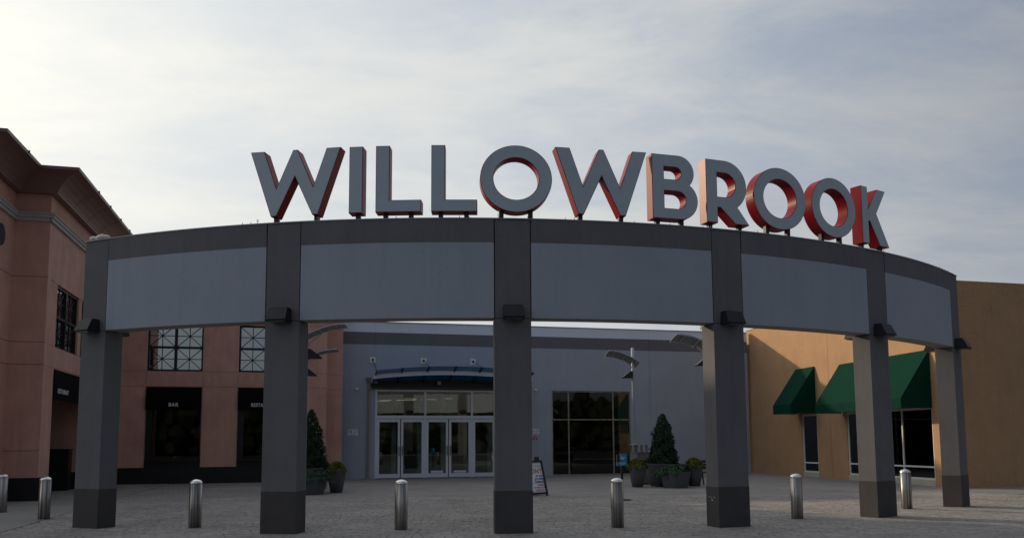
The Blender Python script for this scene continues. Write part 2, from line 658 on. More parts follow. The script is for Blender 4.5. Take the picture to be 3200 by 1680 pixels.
def wall_grid(mb, P, u0, u1, z0, z1, t, cells):
    """Wall sheet with holes and grooves. P(u, z, w) maps to space, w = depth behind the face.
    cells: (ua, ub, za, zb, depth) with depth None for a hole through the wall."""
    us = sorted(set([u0, u1] + [max(u0, min(u1, v)) for c in cells for v in c[:2]]))
    zs = sorted(set([z0, z1] + [max(z0, min(z1, v)) for c in cells for v in c[2:4]]))
    nu, nz_ = len(us) - 1, len(zs) - 1

    def depth(i, j):
        if i < 0 or j < 0 or i >= nu or j >= nz_:
            return t
        uc, zc = (us[i] + us[i + 1]) / 2, (zs[j] + zs[j + 1]) / 2
        d = 0.0
        for ua, ub, za, zb, dd in cells:
            if ua < uc < ub and za < zc < zb:
                if dd is None:
                    return t
                d = max(d, dd)
        return d

    for i in range(nu):
        for j in range(nz_):
            d = depth(i, j)
            a, b, c_, e = us[i], us[i + 1], zs[j], zs[j + 1]
            if d < t:
                mb.quad(P(a, c_, d), P(b, c_, d), P(b, e, d), P(a, e, d))
                mb.quad(P(a, c_, t), P(a, e, t), P(b, e, t), P(b, c_, t))
            for di, dj, q in ((-1, 0, ((a, c_), (a, e))), (1, 0, ((b, e), (b, c_))), (0, -1, ((b, c_), (a, c_))), (0, 1, ((a, e), (b, e)))):
                d2 = depth(i + di, j + dj)
                if d2 > d:
                    (ua, za), (ub, zb) = q
                    mb.quad(P(ua, za, d), P(ub, zb, d), P(ub, zb, d2), P(ua, za, d2))


def prism(contours, w0, w1, mapf):
    """Extruded outline: contours are [outer, hole, ...] as (x, z); depth from w0 to w1."""
    mb = MB()
    flat = [p for c in contours for p in c]
    tris = tessellate_polygon([[Vector((p[0], p[1], 0)) for p in c] for c in contours])
    n = len(flat)
    mb.v = [mapf(x, z, w0) for x, z in flat] + [mapf(x, z, w1) for x, z in flat]
    for a, b, c in tris:
        mb.f.append((a, b, c))
        mb.f.append((n + a, n + c, n + b))
        mb.smooth += [False, False]
    i = 0
    for c in contours:
        m = len(c)
        sm = m > 40
        for j in range(m):
            j2 = (j + 1) % m
            mb.f.append((i + j, i + j2, n + i + j2, n + i + j))
            mb.smooth.append(False)
        i += m
    return mb


def inset(c, d):
    """Shifts a closed outline sideways by d (towards its inside when counter-clockwise)."""
    n = len(c)
    out = []
    for i in range(n):
        p0, p1, p2 = Vector(c[i - 1]), Vector(c[i]), Vector(c[(i + 1) % n])
        e1 = (p1 - p0).normalized()
        e2 = (p2 - p1).normalized()
        n1 = Vector((-e1.y, e1.x))
        n2 = Vector((-e2.y, e2.x))
        m = n1 + n2
        if m.length < 1e-5:
            m = n1
        m.normalize()
        s = d / max(0.35, m.dot(n1))
        q = p1 + m * s
        out.append((q.x, q.y))
    return out


def area(c):
    return 0.5 * sum(c[i - 1][0] * c[i][1] - c[i][0] * c[i - 1][1] for i in range(len(c)))


def text(name, s, size, material, parent, loc, rot, bold=0.0, sx=1.0, align='CENTER'):
    cu = bpy.data.curves.new(name, 'FONT')
    cu.body = s
    cu.size = size
    cu.align_x = align
    cu.align_y = 'BOTTOM_BASELINE'
    cu.extrude = 0.002
    cu.space_character = 1.12
    cu.offset = bold
    tmp = bpy.data.objects.new(name + '_tmp', cu)
    C.objects.link(tmp)
    dg = bpy.context.evaluated_depsgraph_get()
    me = bpy.data.meshes.new_from_object(tmp.evaluated_get(dg))
    bpy.data.objects.remove(tmp)
    me.materials.clear()
    me.materials.append(material)
    o = bpy.data.objects.new(name, me)
    C.objects.link(o)
    o.parent = parent
    o.location = loc
    o.rotation_euler = rot
    o.scale = (sx, 1, 1)
    return o


def sheet(name, pts, z, material):
    mb = MB()
    mb.poly([(x, y, z) for x, y in pts])
    return tag(mb.build(name, material, None, recalc=False), kind='structure')


# ------------------------------------------------------------------ frames of the place
BA = R(14.3)                                   # the mall's main walls run at this angle
BX = Vector((math.cos(BA), math.sin(BA)))
BY = Vector((-math.sin(BA), math.cos(BA)))
PC = Vector((-13.668, 24.24))                  # corner of the terracotta building


def B(x, y):
    p = PC + BX * x + BY * y
    return (p.x, p.y)


# ------------------------------------------------------------------ ground
sheet('parking_lot', [(-900, -900), (900, -900), (900, 900), (-900, 900)], -0.14, ASPHALT)
# edge between the concrete walk and the block paving
SE0, SE1 = Vector((-7.6, 8.0)), Vector((-14.9, 37.5))


def seam_x(y):
    return SE0.x + (SE1.x - SE0.x) * (y - SE0.y) / (SE1.y - SE0.y)


PAV_Y0, PAV_Y1 = 11.5, 25.0
pl = [(seam_x(PAV_Y1), PAV_Y1), (60, PAV_Y1), (60, 60), (-20, 60), (seam_x(37.5), 37.5)]
sheet('plaza', pl, -0.006, PAVING)
sheet('plaza_front', [(seam_x(8), 8.0), (60, 8.0), (60, PAV_Y0), (seam_x(PAV_Y0), PAV_Y0)], 0.0, PAVING)
sheet('paving_bed', [(seam_x(PAV_Y0), PAV_Y0), (60, PAV_Y0), (60, PAV_Y1), (seam_x(PAV_Y1), PAV_Y1)], -0.022, BED)
# concrete walk at the left, cut into slabs
sw = MB()
sw.box(-60, 60, 7.85, 8.0, -0.14, 0.002)
tag(sw.build('kerb', CONC), kind='structure')
walk = MB()
ys = [8.0 + 2.6 * i for i in range(13)]
for i in range(len(ys) - 1):
    ya, yb = ys[i] + 0.004, ys[i + 1] - 0.004
    for j in range(12):
        xa0, xa1 = seam_x(ya) - 2.6 * j - 0.002, seam_x(yb) - 2.6 * j - 0.002
        xb0, xb1 = xa0 - 2.592, xa1 - 2.592
        walk.hexa([(xb0, ya, -0.05), (xa0, ya, -0.05), (xa1, yb, -0.05), (xb1, yb, -0.05)],
                  [(xb0, ya, 0.006), (xa0, ya, 0.006), (xa1, yb, 0.006), (xb1, yb, 0.006)])
tag(walk.build('sidewalk', SIDEWALK), kind='structure')
sheet('sidewalk_bed', [(-60, 8), (seam_x(8), 8), (seam_x(39), 39), (-60, 39)], -0.03, BED)

edge = MB()
edge.hexa([(SE0.x - 0.03, SE0.y, -0.02), (SE0.x + 0.025, SE0.y, -0.02), (SE1.x + 0.025, SE1.y, -0.02), (SE1.x - 0.03, SE1.y, -0.02)],
          [(SE0.x - 0.03, SE0.y, 0.009), (SE0.x + 0.025, SE0.y, 0.009), (SE1.x + 0.025, SE1.y, 0.009), (SE1.x - 0.03, SE1.y, 0.009)])
tag(edge.build('paving_edge', SIDEWALK), kind='structure')

# block paving in front: real blocks with gaps and clipped corners, uneven heights
def pavers():
    verts, faces, tones = [], [], []
    ph = 0.128
    rnd = random.Random(3)
    ca, sa = math.cos(R(4)), math.sin(R(4))
    y = PAV_Y0 - 1.2
    while y < PAV_Y1 + 1.0:
        x = -15.0 + rnd.uniform(0, 0.2)
        while x < 16.5:
            pw = rnd.choice((0.118, 0.160, 0.160, 0.205))
            mx_ = x + pw / 2
            cx, cy = mx_ * ca - y * sa, mx_ * sa + y * ca
            x += pw
            if cy - ph < PAV_Y0 or cy > PAV_Y1 + ph or cx < seam_x(cy):
                continue
            hz = rnd.gauss(0, 0.0010)
            tx, ty = rnd.gauss(0, 0.006), rnd.gauss(0, 0.006)
            hw, hh = pw / 2 - 0.0018, ph / 2 - 0.0018
            c = [0.004 if rnd.random() < 0.55 else rnd.uniform(0.015, 0.055) for _ in range(4)]
            oc = [(-hw + c[0], -hh), (hw - c[1], -hh), (hw, -hh + c[1]), (hw, hh - c[2]), (hw - c[2], hh), (-hw + c[3], hh), (-hw, hh - c[3]), (-hw, -hh + c[0])]
            i = len(verts)
            for q in oc:
                px, py = q[0] * ca - q[1] * sa, q[0] * sa + q[1] * ca
                verts.append((cx + px * 0.994, cy + py * 0.993, hz + tx * q[0] + ty * q[1]))
            for q in oc:
                px, py = q[0] * ca - q[1] * sa, q[0] * sa + q[1] * ca
                verts.append((cx + px, cy + py, -0.020))
            faces.append(tuple(range(i, i + 8)))
            for j in range(8):
                j2 = (j + 1) % 8
                faces.append((i + 8 + j, i + 8 + j2, i + j2, i + j))
            tones += [min(1, max(0, rnd.gauss(0.5, 0.30)))] * 9
        y += ph
    me = bpy.data.meshes.new('pavers')
    me.from_pydata(verts, [], faces)
    a = me.attributes.new('tone', 'FLOAT', 'FACE')
    a.data.foreach_set('value', tones)
    me.materials.append(PAVER)
    o = bpy.data.objects.new('pavers', me)
    C.objects.link(o)
    tag(o, kind='stuff')


pavers()

# ------------------------------------------------------------------ the curved entrance arch
AC = Vector((-1.406, 31.507))
AR = 16.683
COLS = [-24.36, -9.65, 4.907, 19.477, 33.678, 47.6]
HALF = 1.145                                   # half width of a column in degrees
Z_SOF, Z_PAN, Z_TOP, Z_BASE = 3.833, 5.226, 5.655, 0.748


def AP(deg, r, z):
    a = R(deg)
    return (r * math.sin(a), -r * math.cos(a), z)   # local to the arch, origin at the centre of its circle


arch = thing('entrance_arch', 'curved grey entrance arch on six square columns that carries the WILLOWBROOK letters', 'arch', (AC.x, AC.y, 0))


def arc_block(mb, d0, d1, r0, r1, z0, z1, n):
    for i in range(n):
        a, b = d0 + (d1 - d0) * i / n, d0 + (d1 - d0) * (i + 1) / n
        mb.quad(AP(a, r1, z0), AP(b, r1, z0), AP(b, r1, z1), AP(a, r1, z1))
        mb.quad(AP(b, r0, z0), AP(a, r0, z0), AP(a, r0, z1), AP(b, r0, z1))
        mb.quad(AP(a, r0, z0), AP(b, r0, z0), AP(b, r1, z0), AP(a, r1, z0))
        mb.quad(AP(a, r1, z1), AP(b, r1, z1), AP(b, r0, z1), AP(a, r0, z1))
    for a, s in ((d0, 1), (d1, -1)):
        mb.quad(AP(a, r0, z0), AP(a, r1, z0), AP(a, r1, z1), AP(a, r0, z1))


def radial(deg):
    """Maps (x along the tangent, y outwards, z) at angle deg to the arch frame."""
    a = R(deg)
    t_ = Vector((math.cos(a), math.sin(a)))
    n_ = Vector((math.sin(a), -math.cos(a)))
    return lambda x, y, z: (t_.x * x + n_.x * y, t_.y * x + n_.y * y, z)


R_BACK = 16.285
for i, cd in enumerate(COLS):
    f = radial(cd)
    h = 0.333
    m = MB()
    m.box(-h, h, R_BACK - 0.02, AR - 0.01, Z_BASE, Z_SOF - 0.012, f)
    col = m.build('column', ARCH_DARK, arch)
    m = MB()
    m.box(-h - 0.006, h + 0.006, R_BACK - 0.026, AR - 0.004, -0.04, Z_BASE, f)
    if i == 3:
        pl_ = m.build('plinth', ARCH_BASE, col)
        for (yy, zz, w_, hh_) in ((16.46, 0.49, 0.04, 0.016), (16.53, 0.53, 0.010, 0.035), (16.36, 0.55, 0.03, 0.008), (16.44, 0.535, 0.012, 0.02)):
            s_ = MB()
            s_.box(-h - 0.0085, -h - 0.0062, yy - w_ / 2, yy + w_ / 2, zz, zz + hh_, f)
            s_.build('chipped_paint', WHITEPAINT, col)
    else:
        m.build('plinth', ARCH_BASE, col)
    m = MB()
    m.box(-h + 0.012, h - 0.012, R_BACK, AR - 0.008, Z_SOF - 0.0, Z_TOP, f)
    m.build('pilaster', ARCH_DARK, arch)
for i in range(5):
    d0, d1 = COLS[i] + HALF + 0.03, COLS[i + 1] - HALF - 0.03
    m = MB()
    arc_block(m, d0, d1, R_BACK + 0.003, AR, Z_SOF + 0.002, Z_PAN, 28)
    m.build('beam_panel', ARCH_PANEL, arch)
    m = MB()
    arc_block(m, d0, d1, R_BACK + 0.003, AR + 0.004, Z_PAN, Z_TOP, 28)
    m.build('beam_band', ARCH_DARK, arch)
    m = MB()
    arc_block(m, d0 - 0.12, d1 + 0.12, R_BACK + 0.02, AR - 0.035, Z_SOF + 0.006, Z_TOP - 0.004, 28)
    m.build('beam_core', ARCH_BASE, arch)
    # soffit strip under the beam; its lighter, browner colour stands in for ground bounce
    m = MB()
    arc_block(m, d0, d1, R_BACK + 0.008, AR - 0.003, Z_SOF - 0.002, Z_SOF + 0.002, 28)
    m.build('soffit', SOFFIT, arch)
m = MB()
arc_block(m, COLS[0] - HALF + 0.02, COLS[-1] + HALF - 0.02, R_BACK - 0.01, AR + 0.012, Z_TOP, Z_TOP + 0.022, 150)
m.build('coping', CAP, arch)
rnd = random.Random(11)
for d in (-12.6, -12.0, -7.5, -2.4, 0.3, 1.6, 2.2, 5.9, 8.3, 8.9, 12.9, 15.4, 17.8, 18.4, 22.1, 26.0, 31.7, 35.0, 44.5, 46.6):
    p = AP(d, AR - 0.03, Z_TOP + 0.02)
    m = MB()
    m.lathe([(0.006, Z_TOP + 0.02), (0.006, Z_TOP + 0.02 + rnd.uniform(0.03, 0.06))], 6, (p[0], p[1]), False)
    m.build('pin', POST, arch)
for d in (-11.55, -7.45, 4.05):
    m = MB()
    f = radial(d)
    for j in range(12):
        a, b = 2 * PI * j / 12, 2 * PI * (j + 1) / 12
        m.bar(f(0.018 * math.cos(a), AR - 0.04, Z_TOP + 0.085 + 0.018 * math.sin(a)), f(0.018 * math.cos(b), AR - 0.04, Z_TOP + 0.085 + 0.018 * math.sin(b)), 0.008)
    m.bar(f(0, AR - 0.04, Z_TOP + 0.02), f(0, AR - 0.04, Z_TOP + 0.07), 0.008)
    m.build('eye_bolt', GALV, arch)

# ------------------------------------------------------------------ wall lamps on the columns
def wedge_lamp(name, label, group, hang):
    """Wedge-shaped outdoor wall light; back on the plane y=0, throwing forward to -y."""
    o = thing(name, label, 'wall lamp', (0, 0, 0), 0, group)
    w, hgt = 0.19, 0.255
    m = MB()
    w2 = 0.172
    prof = [(0.0, 0.0), (-0.275, 0.0), (-0.282, 0.03), (-0.175, 0.238), (-0.15, hgt), (0.0, hgt)]
    m.hexa([(-w2 if z > 0.1 else -w, y, z) for y, z in prof], [(w2 if z > 0.1 else w, y, z) for y, z in prof])
    m.build('housing', BLACKMETAL, o)
    box('lens', LAMPLENS, o, -w + 0.03, w - 0.03, -0.25, -0.03, -0.014, -0.001)
    box('back_plate', BLACKMETAL, o, -0.10, 0.10, -0.002, 0.012, 0.05, 0.21)
    return o


ORD = ['leftmost', 'second', 'third', 'fourth', 'fifth', 'rightmost']
lamp0 = None
for side, rr in ((0, AR + 0.002), (1, R_BACK - 0.032)):
    for i, cd in enumerate(COLS):
        a = R(cd)
        p = (AC.x + rr * math.sin(a), AC.y - rr * math.cos(a), 3.80)
        if side == 0:
            lab = 'black wedge lamp on the outer face of the %s arch column from the left' % ORD[i] if 0 < i < 5 else 'black wedge lamp on the outer face of the %s arch column' % ORD[i]
            grp = 'wedge lamps on the outer face of the arch'
            rz = a
        else:
            lab = 'black wedge lamp behind the %s arch column from the left, facing the mall doors' % ORD[i] if 0 < i < 5 else 'black wedge lamp behind the %s arch column, facing the mall' % ORD[i]
            grp = 'wedge lamps on the inner face of the arch'
            rz = a + PI
        if lamp0 is None:
            lamp0 = wedge_lamp('wall_lamp', lab, grp, False)
            lamp0.location = p
            lamp0.rotation_euler = (0, 0, rz)
        else:
            l = dup(lamp0, p, rz, lab)
            l['group'] = grp

# ------------------------------------------------------------------ sign letters
LH = 1.25


def arcpts(cx, cz, r, a0, a1, n, rz=None):
    rz = r if rz is None else rz
    return [(cx + r * math.cos(R(a0 + (a1 - a0) * i / n)), cz + rz * math.sin(R(a0 + (a1 - a0) * i / n))) for i in range(n + 1)]


def letter_W():
    o = [(-0.46, 0), (-0.35, 0), (0.0, 0.74), (0.35, 0), (0.46, 0), (0.885, LH), (0.61, LH), (0.36, 0.53), (0.045, LH), (-0.045, LH), (-0.36, 0.53), (-0.61, LH), (-0.885, LH)]
    return [o], [-0.395, 0.395]


def letter_I():
    return [[(-0.128, 0), (0.128, 0), (0.128, LH), (-0.128, LH)]], [0.02]


def letter_L():
    return [[(-0.42, 0), (0.42, 0), (0.42, 0.225), (-0.165, 0.225), (-0.165, LH), (-0.42, LH)]], [-0.25, 0.22]


def letter_O():
    return [arcpts(0, 0.628, 0.665, 0, 360 - 360 / 72, 71, 0.632), list(reversed(arcpts(0, 0.628, 0.42, 0, 360 - 360 / 72, 71, 0.395)))], [-0.27, 0.27]


def letter_B():
    s = -0.475
    a1 = math.degrees(math.atan2(0.685 - 0.375, 0.7855 - 0.575))
    a2 = math.degrees(math.atan2(0.685 - 0.915, 0.7855 - 0.545))
    o = [(0, 0)] + arcpts(0.575, 0.375, 0.375, -90, a1, 18) + arcpts(0.545, 0.915, 0.335, a2, 90, 18)[1:] + [(0, LH)]
    h1 = [(0.25, 1.013), (0.25, 0.772)] + [(0.49, 0.772)] + arcpts(0.49, 0.8925, 0.1205, -90, 90, 12)[1:]
    h2 = [(0.25, 0.545), (0.25, 0.205)] + arcpts(0.53, 0.375, 0.17, -90, 90, 12)
    return [[(x + s, z) for x, z in c] for c in (o, list(reversed(list(reversed(h1)))), h2)], [-0.33, 0.17]


def letter_R():
    s = -0.475
    a1 = math.degrees(math.atan2(0.345 - 0.7525, 0.70 - 0.42))
    o = [(0, 0), (0.25, 0), (0.25, 0.305), (0.315, 0.305), (0.645, 0), (0.965, 0)] + arcpts(0.42, 0.7525, 0.4975, a1, 90, 24) + [(0, LH)]
    h = [(0.25, 1.0), (0.25, 0.52)] + arcpts(0.425, 0.76, 0.24, -90, 90, 16)
    return [[(x + s, z) for x, z in c] for c in (o, h)], [-0.34, 0.33]


def letter_K():
    s = -0.485
    o = [(0, 0), (0.23, 0), (0.23, 0.50), (0.285, 0.50), (0.62, 0), (0.97, 0), (0.535, 0.70), (0.90, LH), (0.585, LH), (0.23, 0.755), (0.23, LH), (0, LH)]
    return [[(x + s, z) for x, z in c] for c in (o,)], [-0.37, 0.31]


LETTERS = [
    (letter_W, -8.99, 'big grey letter W with dark red sides, first letter of the sign'),
    (letter_I, -4.97, 'big grey letter I standing between the first W and an L'),
    (letter_L, -2.255, 'big grey letter L standing next to the letter I'),
    (letter_L, 1.26, 'big grey letter L standing next to the first letter O'),
    (letter_O, 5.17, 'big grey letter O between an L and a W, right above the third column'),
    (letter_W, 10.71, 'big grey letter W with red left sides, between an O and the B'),
    (letter_B, 15.77, 'big grey letter B with two round-ended holes and a lit red side'),
    (letter_R, 19.68, 'big grey letter R with a bright shine on its red side'),
    (letter_O, 24.06, 'big grey letter O with red sides standing next to the R'),
    (letter_O, 29.2, 'big grey letter O with red sides standing next to the K'),
    (letter_K, 33.93, 'big grey letter K with red sides, last letter of the sign'),
]
ZL = 5.79
for fn, deg, lab in LETTERS:
    cs, posts = fn()
    cs = [c if (area(c) > 0) == (i == 0) else list(reversed(c)) for i, c in enumerate(cs)]
    a = R(deg)
    o = thing('sign_letter', lab, 'letter', (AC.x + AR * math.sin(a), AC.y - AR * math.cos(a), ZL), a, 'letters of the WILLOWBROOK sign')
    mf = lambda x, z, w: (x, w, z)
    b_ = prism(cs, 0.004, 0.25, mf)
    body = b_.build('letter_return', LETTER_RED, o)
    fc = prism([inset(c, 0.012) for c in cs], -0.005, 0.012, mf)
    fc.build('letter_face', LETTER_FACE, o)
    zl = 0.0
    for px in posts:
        m = MB()
        top = 0.03
        if fn is letter_O:
            top = 0.628 - 0.632 * math.sqrt(max(0, 1 - (px / 0.665) ** 2)) + 0.03
        m.box(px - 0.042, px + 0.042, 0.09, 0.17, Z_TOP - ZL + 0.02, top)
        m.box(px - 0.065, px + 0.075, 0.06, 0.21, Z_TOP - ZL + 0.0205, Z_TOP - ZL + 0.035)
        m.build('post', POST, o)

# two pale lumps lying on the first column's top
for (d, sx, sy, sz, lab) in ((-25.1, 0.095, 0.08, 0.11, 'small pale lump on top of the leftmost arch column, the left one of two'),
                             (-24.25, 0.175, 0.10, 0.12, 'longer pale flat lump on top of the leftmost arch column')):
    m = MB()
    prof = [(0.3, 0.0), (0.85, 0.12), (1.0, 0.45), (0.9, 0.75), (0.55, 0.96), (0.12, 1.0)]
    m.lathe(prof, 14)
    rr_ = random.Random(int(d * 100))
    m.v = [(x * sx * rr_.uniform(0.85, 1.15), y * sy * rr_.uniform(0.85, 1.15), z * sz * rr_.uniform(0.92, 1.05)) for x, y, z in m.v]
    o = m.build('pale_stone', PALESTONE)
    p = AP(d, AR - 0.1, Z_TOP + 0.02)
    o.location = (AC.x + p[0], AC.y + p[1], p[2])
    o.rotation_euler = (0, 0, R(d))
    tag(o, lab, 'stone', 'pale lumps on the arch')

# ------------------------------------------------------------------ terracotta restaurant building
rest = thing('restaurant_building', 'terracotta stucco building with flared brown eaves, star-barred windows and black awnings', 'building', (PC.x, PC.y, 0), BA)
JZ = [(1.43, 1.452), (3.93, 3.952), (4.595, 4.617), (6.53, 6.552)]


def grooves(u0, u1, jz=JZ, d=0.03):
    return [(u0, u1, a, b, d) for a, b in jz]


# outer walls of the tower: front (y=0), side of the near wing (x=-1), side face (x=-0.1), back face (y=9.85)
m = MB()
wall_grid(m, lambda u, z, w: (u, w, z), -1.0, -0.05, 0.62, 9.1, 0.3, grooves(-1, -0.05))
m.build('wall', PINK, rest)
m = MB()
wall_grid(m, lambda u, z, w: (-1.0 - w, u, z), -2.88, 0.3, 0.62, 9.1, 0.3, grooves(-2.88, 0.3, JZ[1:]))
m.build('wall', PINK, rest)
m = MB()
wall_grid(m, lambda u, z, w: (u, -2.88 + w, z), -22.0, -1.3, 0.62, 9.1, 0.3, grooves(-22, -1.3))
m.build('wall', PINK, rest)
AW = [(1.06, 3.66), (4.05, 6.65)]
SZ0, SZ1 = 4.575, 6.52
m = MB()
cells = grooves(0.3, 9.85, [(3.93, 3.945), (4.58, 4.592), (6.505, 6.52)]) + [(a, b, SZ0, SZ1, None) for a, b in AW] + [(1.05, 6.7, 0.0, 3.91, None)]
wall_grid(m, lambda u, z, w: (-0.05 - w, u, z), 0.3, 9.85, 0.62, 9.1, 0.3, cells)
m.build('wall', PINK, rest)
YB = 9.85
WB = [(1.12, 3.28), (4.71, 6.87)]
BZ0, BZ1 = 4.62, 6.60
m = MB()
cells = grooves(-0.1, 8.35, [(3.97, 3.984), (4.604, 4.618), (6.64, 6.655)]) + [(a, b, BZ0, BZ1, None) for a, b in WB] + [(a, b, 0.0, 3.96, None) for a, b in WB]
cells += [(x, x + 0.018, 0.62, 4.6, 0.025) for x in (1.095, 3.29, 4.685, 6.885)]
wall_grid(m, lambda u, z, w: (u, YB + w, z), -0.1, 8.35, 0.62, 7.7, 0.35, cells)
m.build('wall', PINK, rest)
m = MB()
wall_grid(m, lambda u, z, w: (8.35 - w, u, z), YB + 0.35, 10.7, 0.62, 7.7, 0.3, [])
m.build('wall', PINK, rest)
m = MB()
wall_grid(m, lambda u, z, w: (u, 10.7 + w, z), 8.05, 9.06, 0.62, 7.7, 0.3, grooves(8.05, 9.06, [(4.604, 4.618), (6.64, 6.655), (3.97, 3.984)]))
m.build('wall', PINK, rest)
# inner side of the portal recess and its end pier
box('recess_wall', BLACKBASE, rest, -1.75, -1.65, 0.3, 6.7, 0.0, 3.9)
box('recess_ceiling', BLACKBASE, rest, -1.65, -0.42, 0.3, 6.98, 3.91, 3.97)
box('recess_pier', PINK, rest, -1.65, -0.41, 6.7, 6.98, 0.62, 3.9)
box('recess_jamb', BLACKBASE, rest, -1.65, -0.41, 0.35, 0.5, 0.0, 3.9)
# black base course
m = MB()
m.box(-1.0, 0.0, -0.001, 0.28, -0.02, 0.665)
m.box(-22, -0.9, -2.97, -2.6, -0.02, 0.664)
m.box(-1.2, -0.905, -2.6, 0.0, -0.02, 0.663)
m.box(-0.38, 0.001, 0.28, 1.04, -0.02, 0.662)
m.box(-1.65, 0.002, 6.71, 9.75, -0.02, 0.661)
m.box(0.002, 8.37, YB - 0.05, YB + 0.32, -0.02, 0.660)
m.box(8.37, 9.06, 10.64, 11.0, -0.02, 0.659)
m.build('base_course', BLACKBASE, rest)
# stone cornice band
for nm, bx in (('cornice', (-0.93, -0.01, -0.06, -0.001, 8.2, 8.45)), ('cornice', (-0.999, -0.93, -2.94, -0.06, 8.2, 8.45)),
               ('cornice', (-0.049, 0.02, -0.06, 9.8, 8.2, 8.45)), ('cornice', (-22, -0.93, -2.94, -2.881, 8.2, 8.45))):
    x0, x1, y0, y1, z0, z1 = bx
    m = MB()
    m.box(x0, x1, y0, y1, z0, z0 + 0.11)
    if x1 - x0 > y1 - y0:
        m.box(x0, x1 + 0.03 if x1 > -0.5 else x1, y0 - 0.035, y1, z0 + 0.112, z0 + 0.2)
        m.box(x0, x1 + 0.05 if x1 > -0.5 else x1, y0 - 0.06, y1, z0 + 0.202, z1)
    else:
        m.box(x0, x1 + 0.035, y0, y1, z0 + 0.112, z0 + 0.2)
        m.box(x0, x1 + 0.06, y0, y1, z0 + 0.202, z1)
    m.build(nm, CORNICE, rest)

# flared eave: profile (out, z) swept along the wall line
EP = [(0.0, 9.02), (0.20, 9.02), (0.205, 9.07), (0.26, 9.17), (0.36, 9.30), (0.50, 9.42), (0.66, 9.51), (0.83, 9.555), (0.87, 9.56), (0.875, 9.655), (0.83, 9.66), (0.0, 9.75)]


def eave_pt(path, i, o_):
    """Point of the path moved out by o_ with mitred corners; path entries are (x, y, nx, ny) corner offsets."""
    x, y, nx, ny = path[i]
    return (x + nx * o_, y + ny * o_)


EPATH = [(-22, -2.88, 0, -1), (-1.0, -2.88, 1, -1), (-1.0, 0.0, 1, -1), (-0.05, 0.0, 1.06, -1), (-0.05, 7.55, 1.06, 0)]
m = MB()
fz = MB()
for i in range(len(EPATH) - 1):
    for j in range(len(EP) - 1):
        (o0, z0), (o1, z1) = EP[j], EP[j + 1]
        a = eave_pt(EPATH, i, o0)
        b = eave_pt(EPATH, i + 1, o0)
        c = eave_pt(EPATH, i + 1, o1)
        d = eave_pt(EPATH, i, o1)
        tgt = fz if 7 <= j <= 9 else m
        tgt.quad((*a, z0), (*b, z0), (*c, z1), (*d, z1))
# end cap and roof slab
m.poly([(-0.05 + o_ * 1.06, 7.55, z) for o_, z in EP])
m.build('eave', EAVE, rest, recalc=True)
fz.build('eave_fascia', FASCIA, rest)
m = MB()
m.box(-22, -1.0, -2.88, 9.0, 9.6, 9.75)
m.box(-0.999, -0.1, 0.0, 7.55, 9.6, 9.749)
m.box(-0.99, -0.11, 7.1, 7.5, 9.05, 9.6)
m.build('roof', EAVE, rest)
m = MB()
m.box(-22, -0.1, 7.56, 26, 8.1, 8.25)
m.box(-0.4, 9.0, 10.2, 26, 7.55, 7.65)
m.build('low_roof', CONC, rest)
box('parapet_wall', PINK, rest, -22, -0.401, 7.56, 7.8, 7.0, 8.3)
# seams and clips on the eave
seam = MB()
for y in (1.6, 3.3, 5.0, 6.6):
    for j in range(2, 8):
        (o0, z0), (o1, z1) = EP[j], EP[j + 1]
        seam.bar((-0.05 + o0 * 1.06, y, z0 - 0.004), (-0.05 + o1 * 1.06, y, z1 - 0.004), 0.014, 0.006)
    seam.box(-0.05 + 0.91, -0.05 + 0.95, y - 0.03, y + 0.03, 9.60, 9.685)
for y in (-2.0,):
    seam.box(-1.0 + 0.86, -1.0 + 0.90, y - 0.03, y + 0.0, 9.60, 9.685)
seam.build('eave_seam', FASCIA, rest)
# round medallion on the wing side
m = MB()
md = [arcpts(-1.2, 7.49, 0.31, 0, 350, 35)]
pm = prism(md, 0.0, 0.05, lambda x, z, w: (-1.0 + w, x, z))
pm.build('medallion', mat('dark_medallion', (0.04, 0.042, 0.045), 0.7), rest)


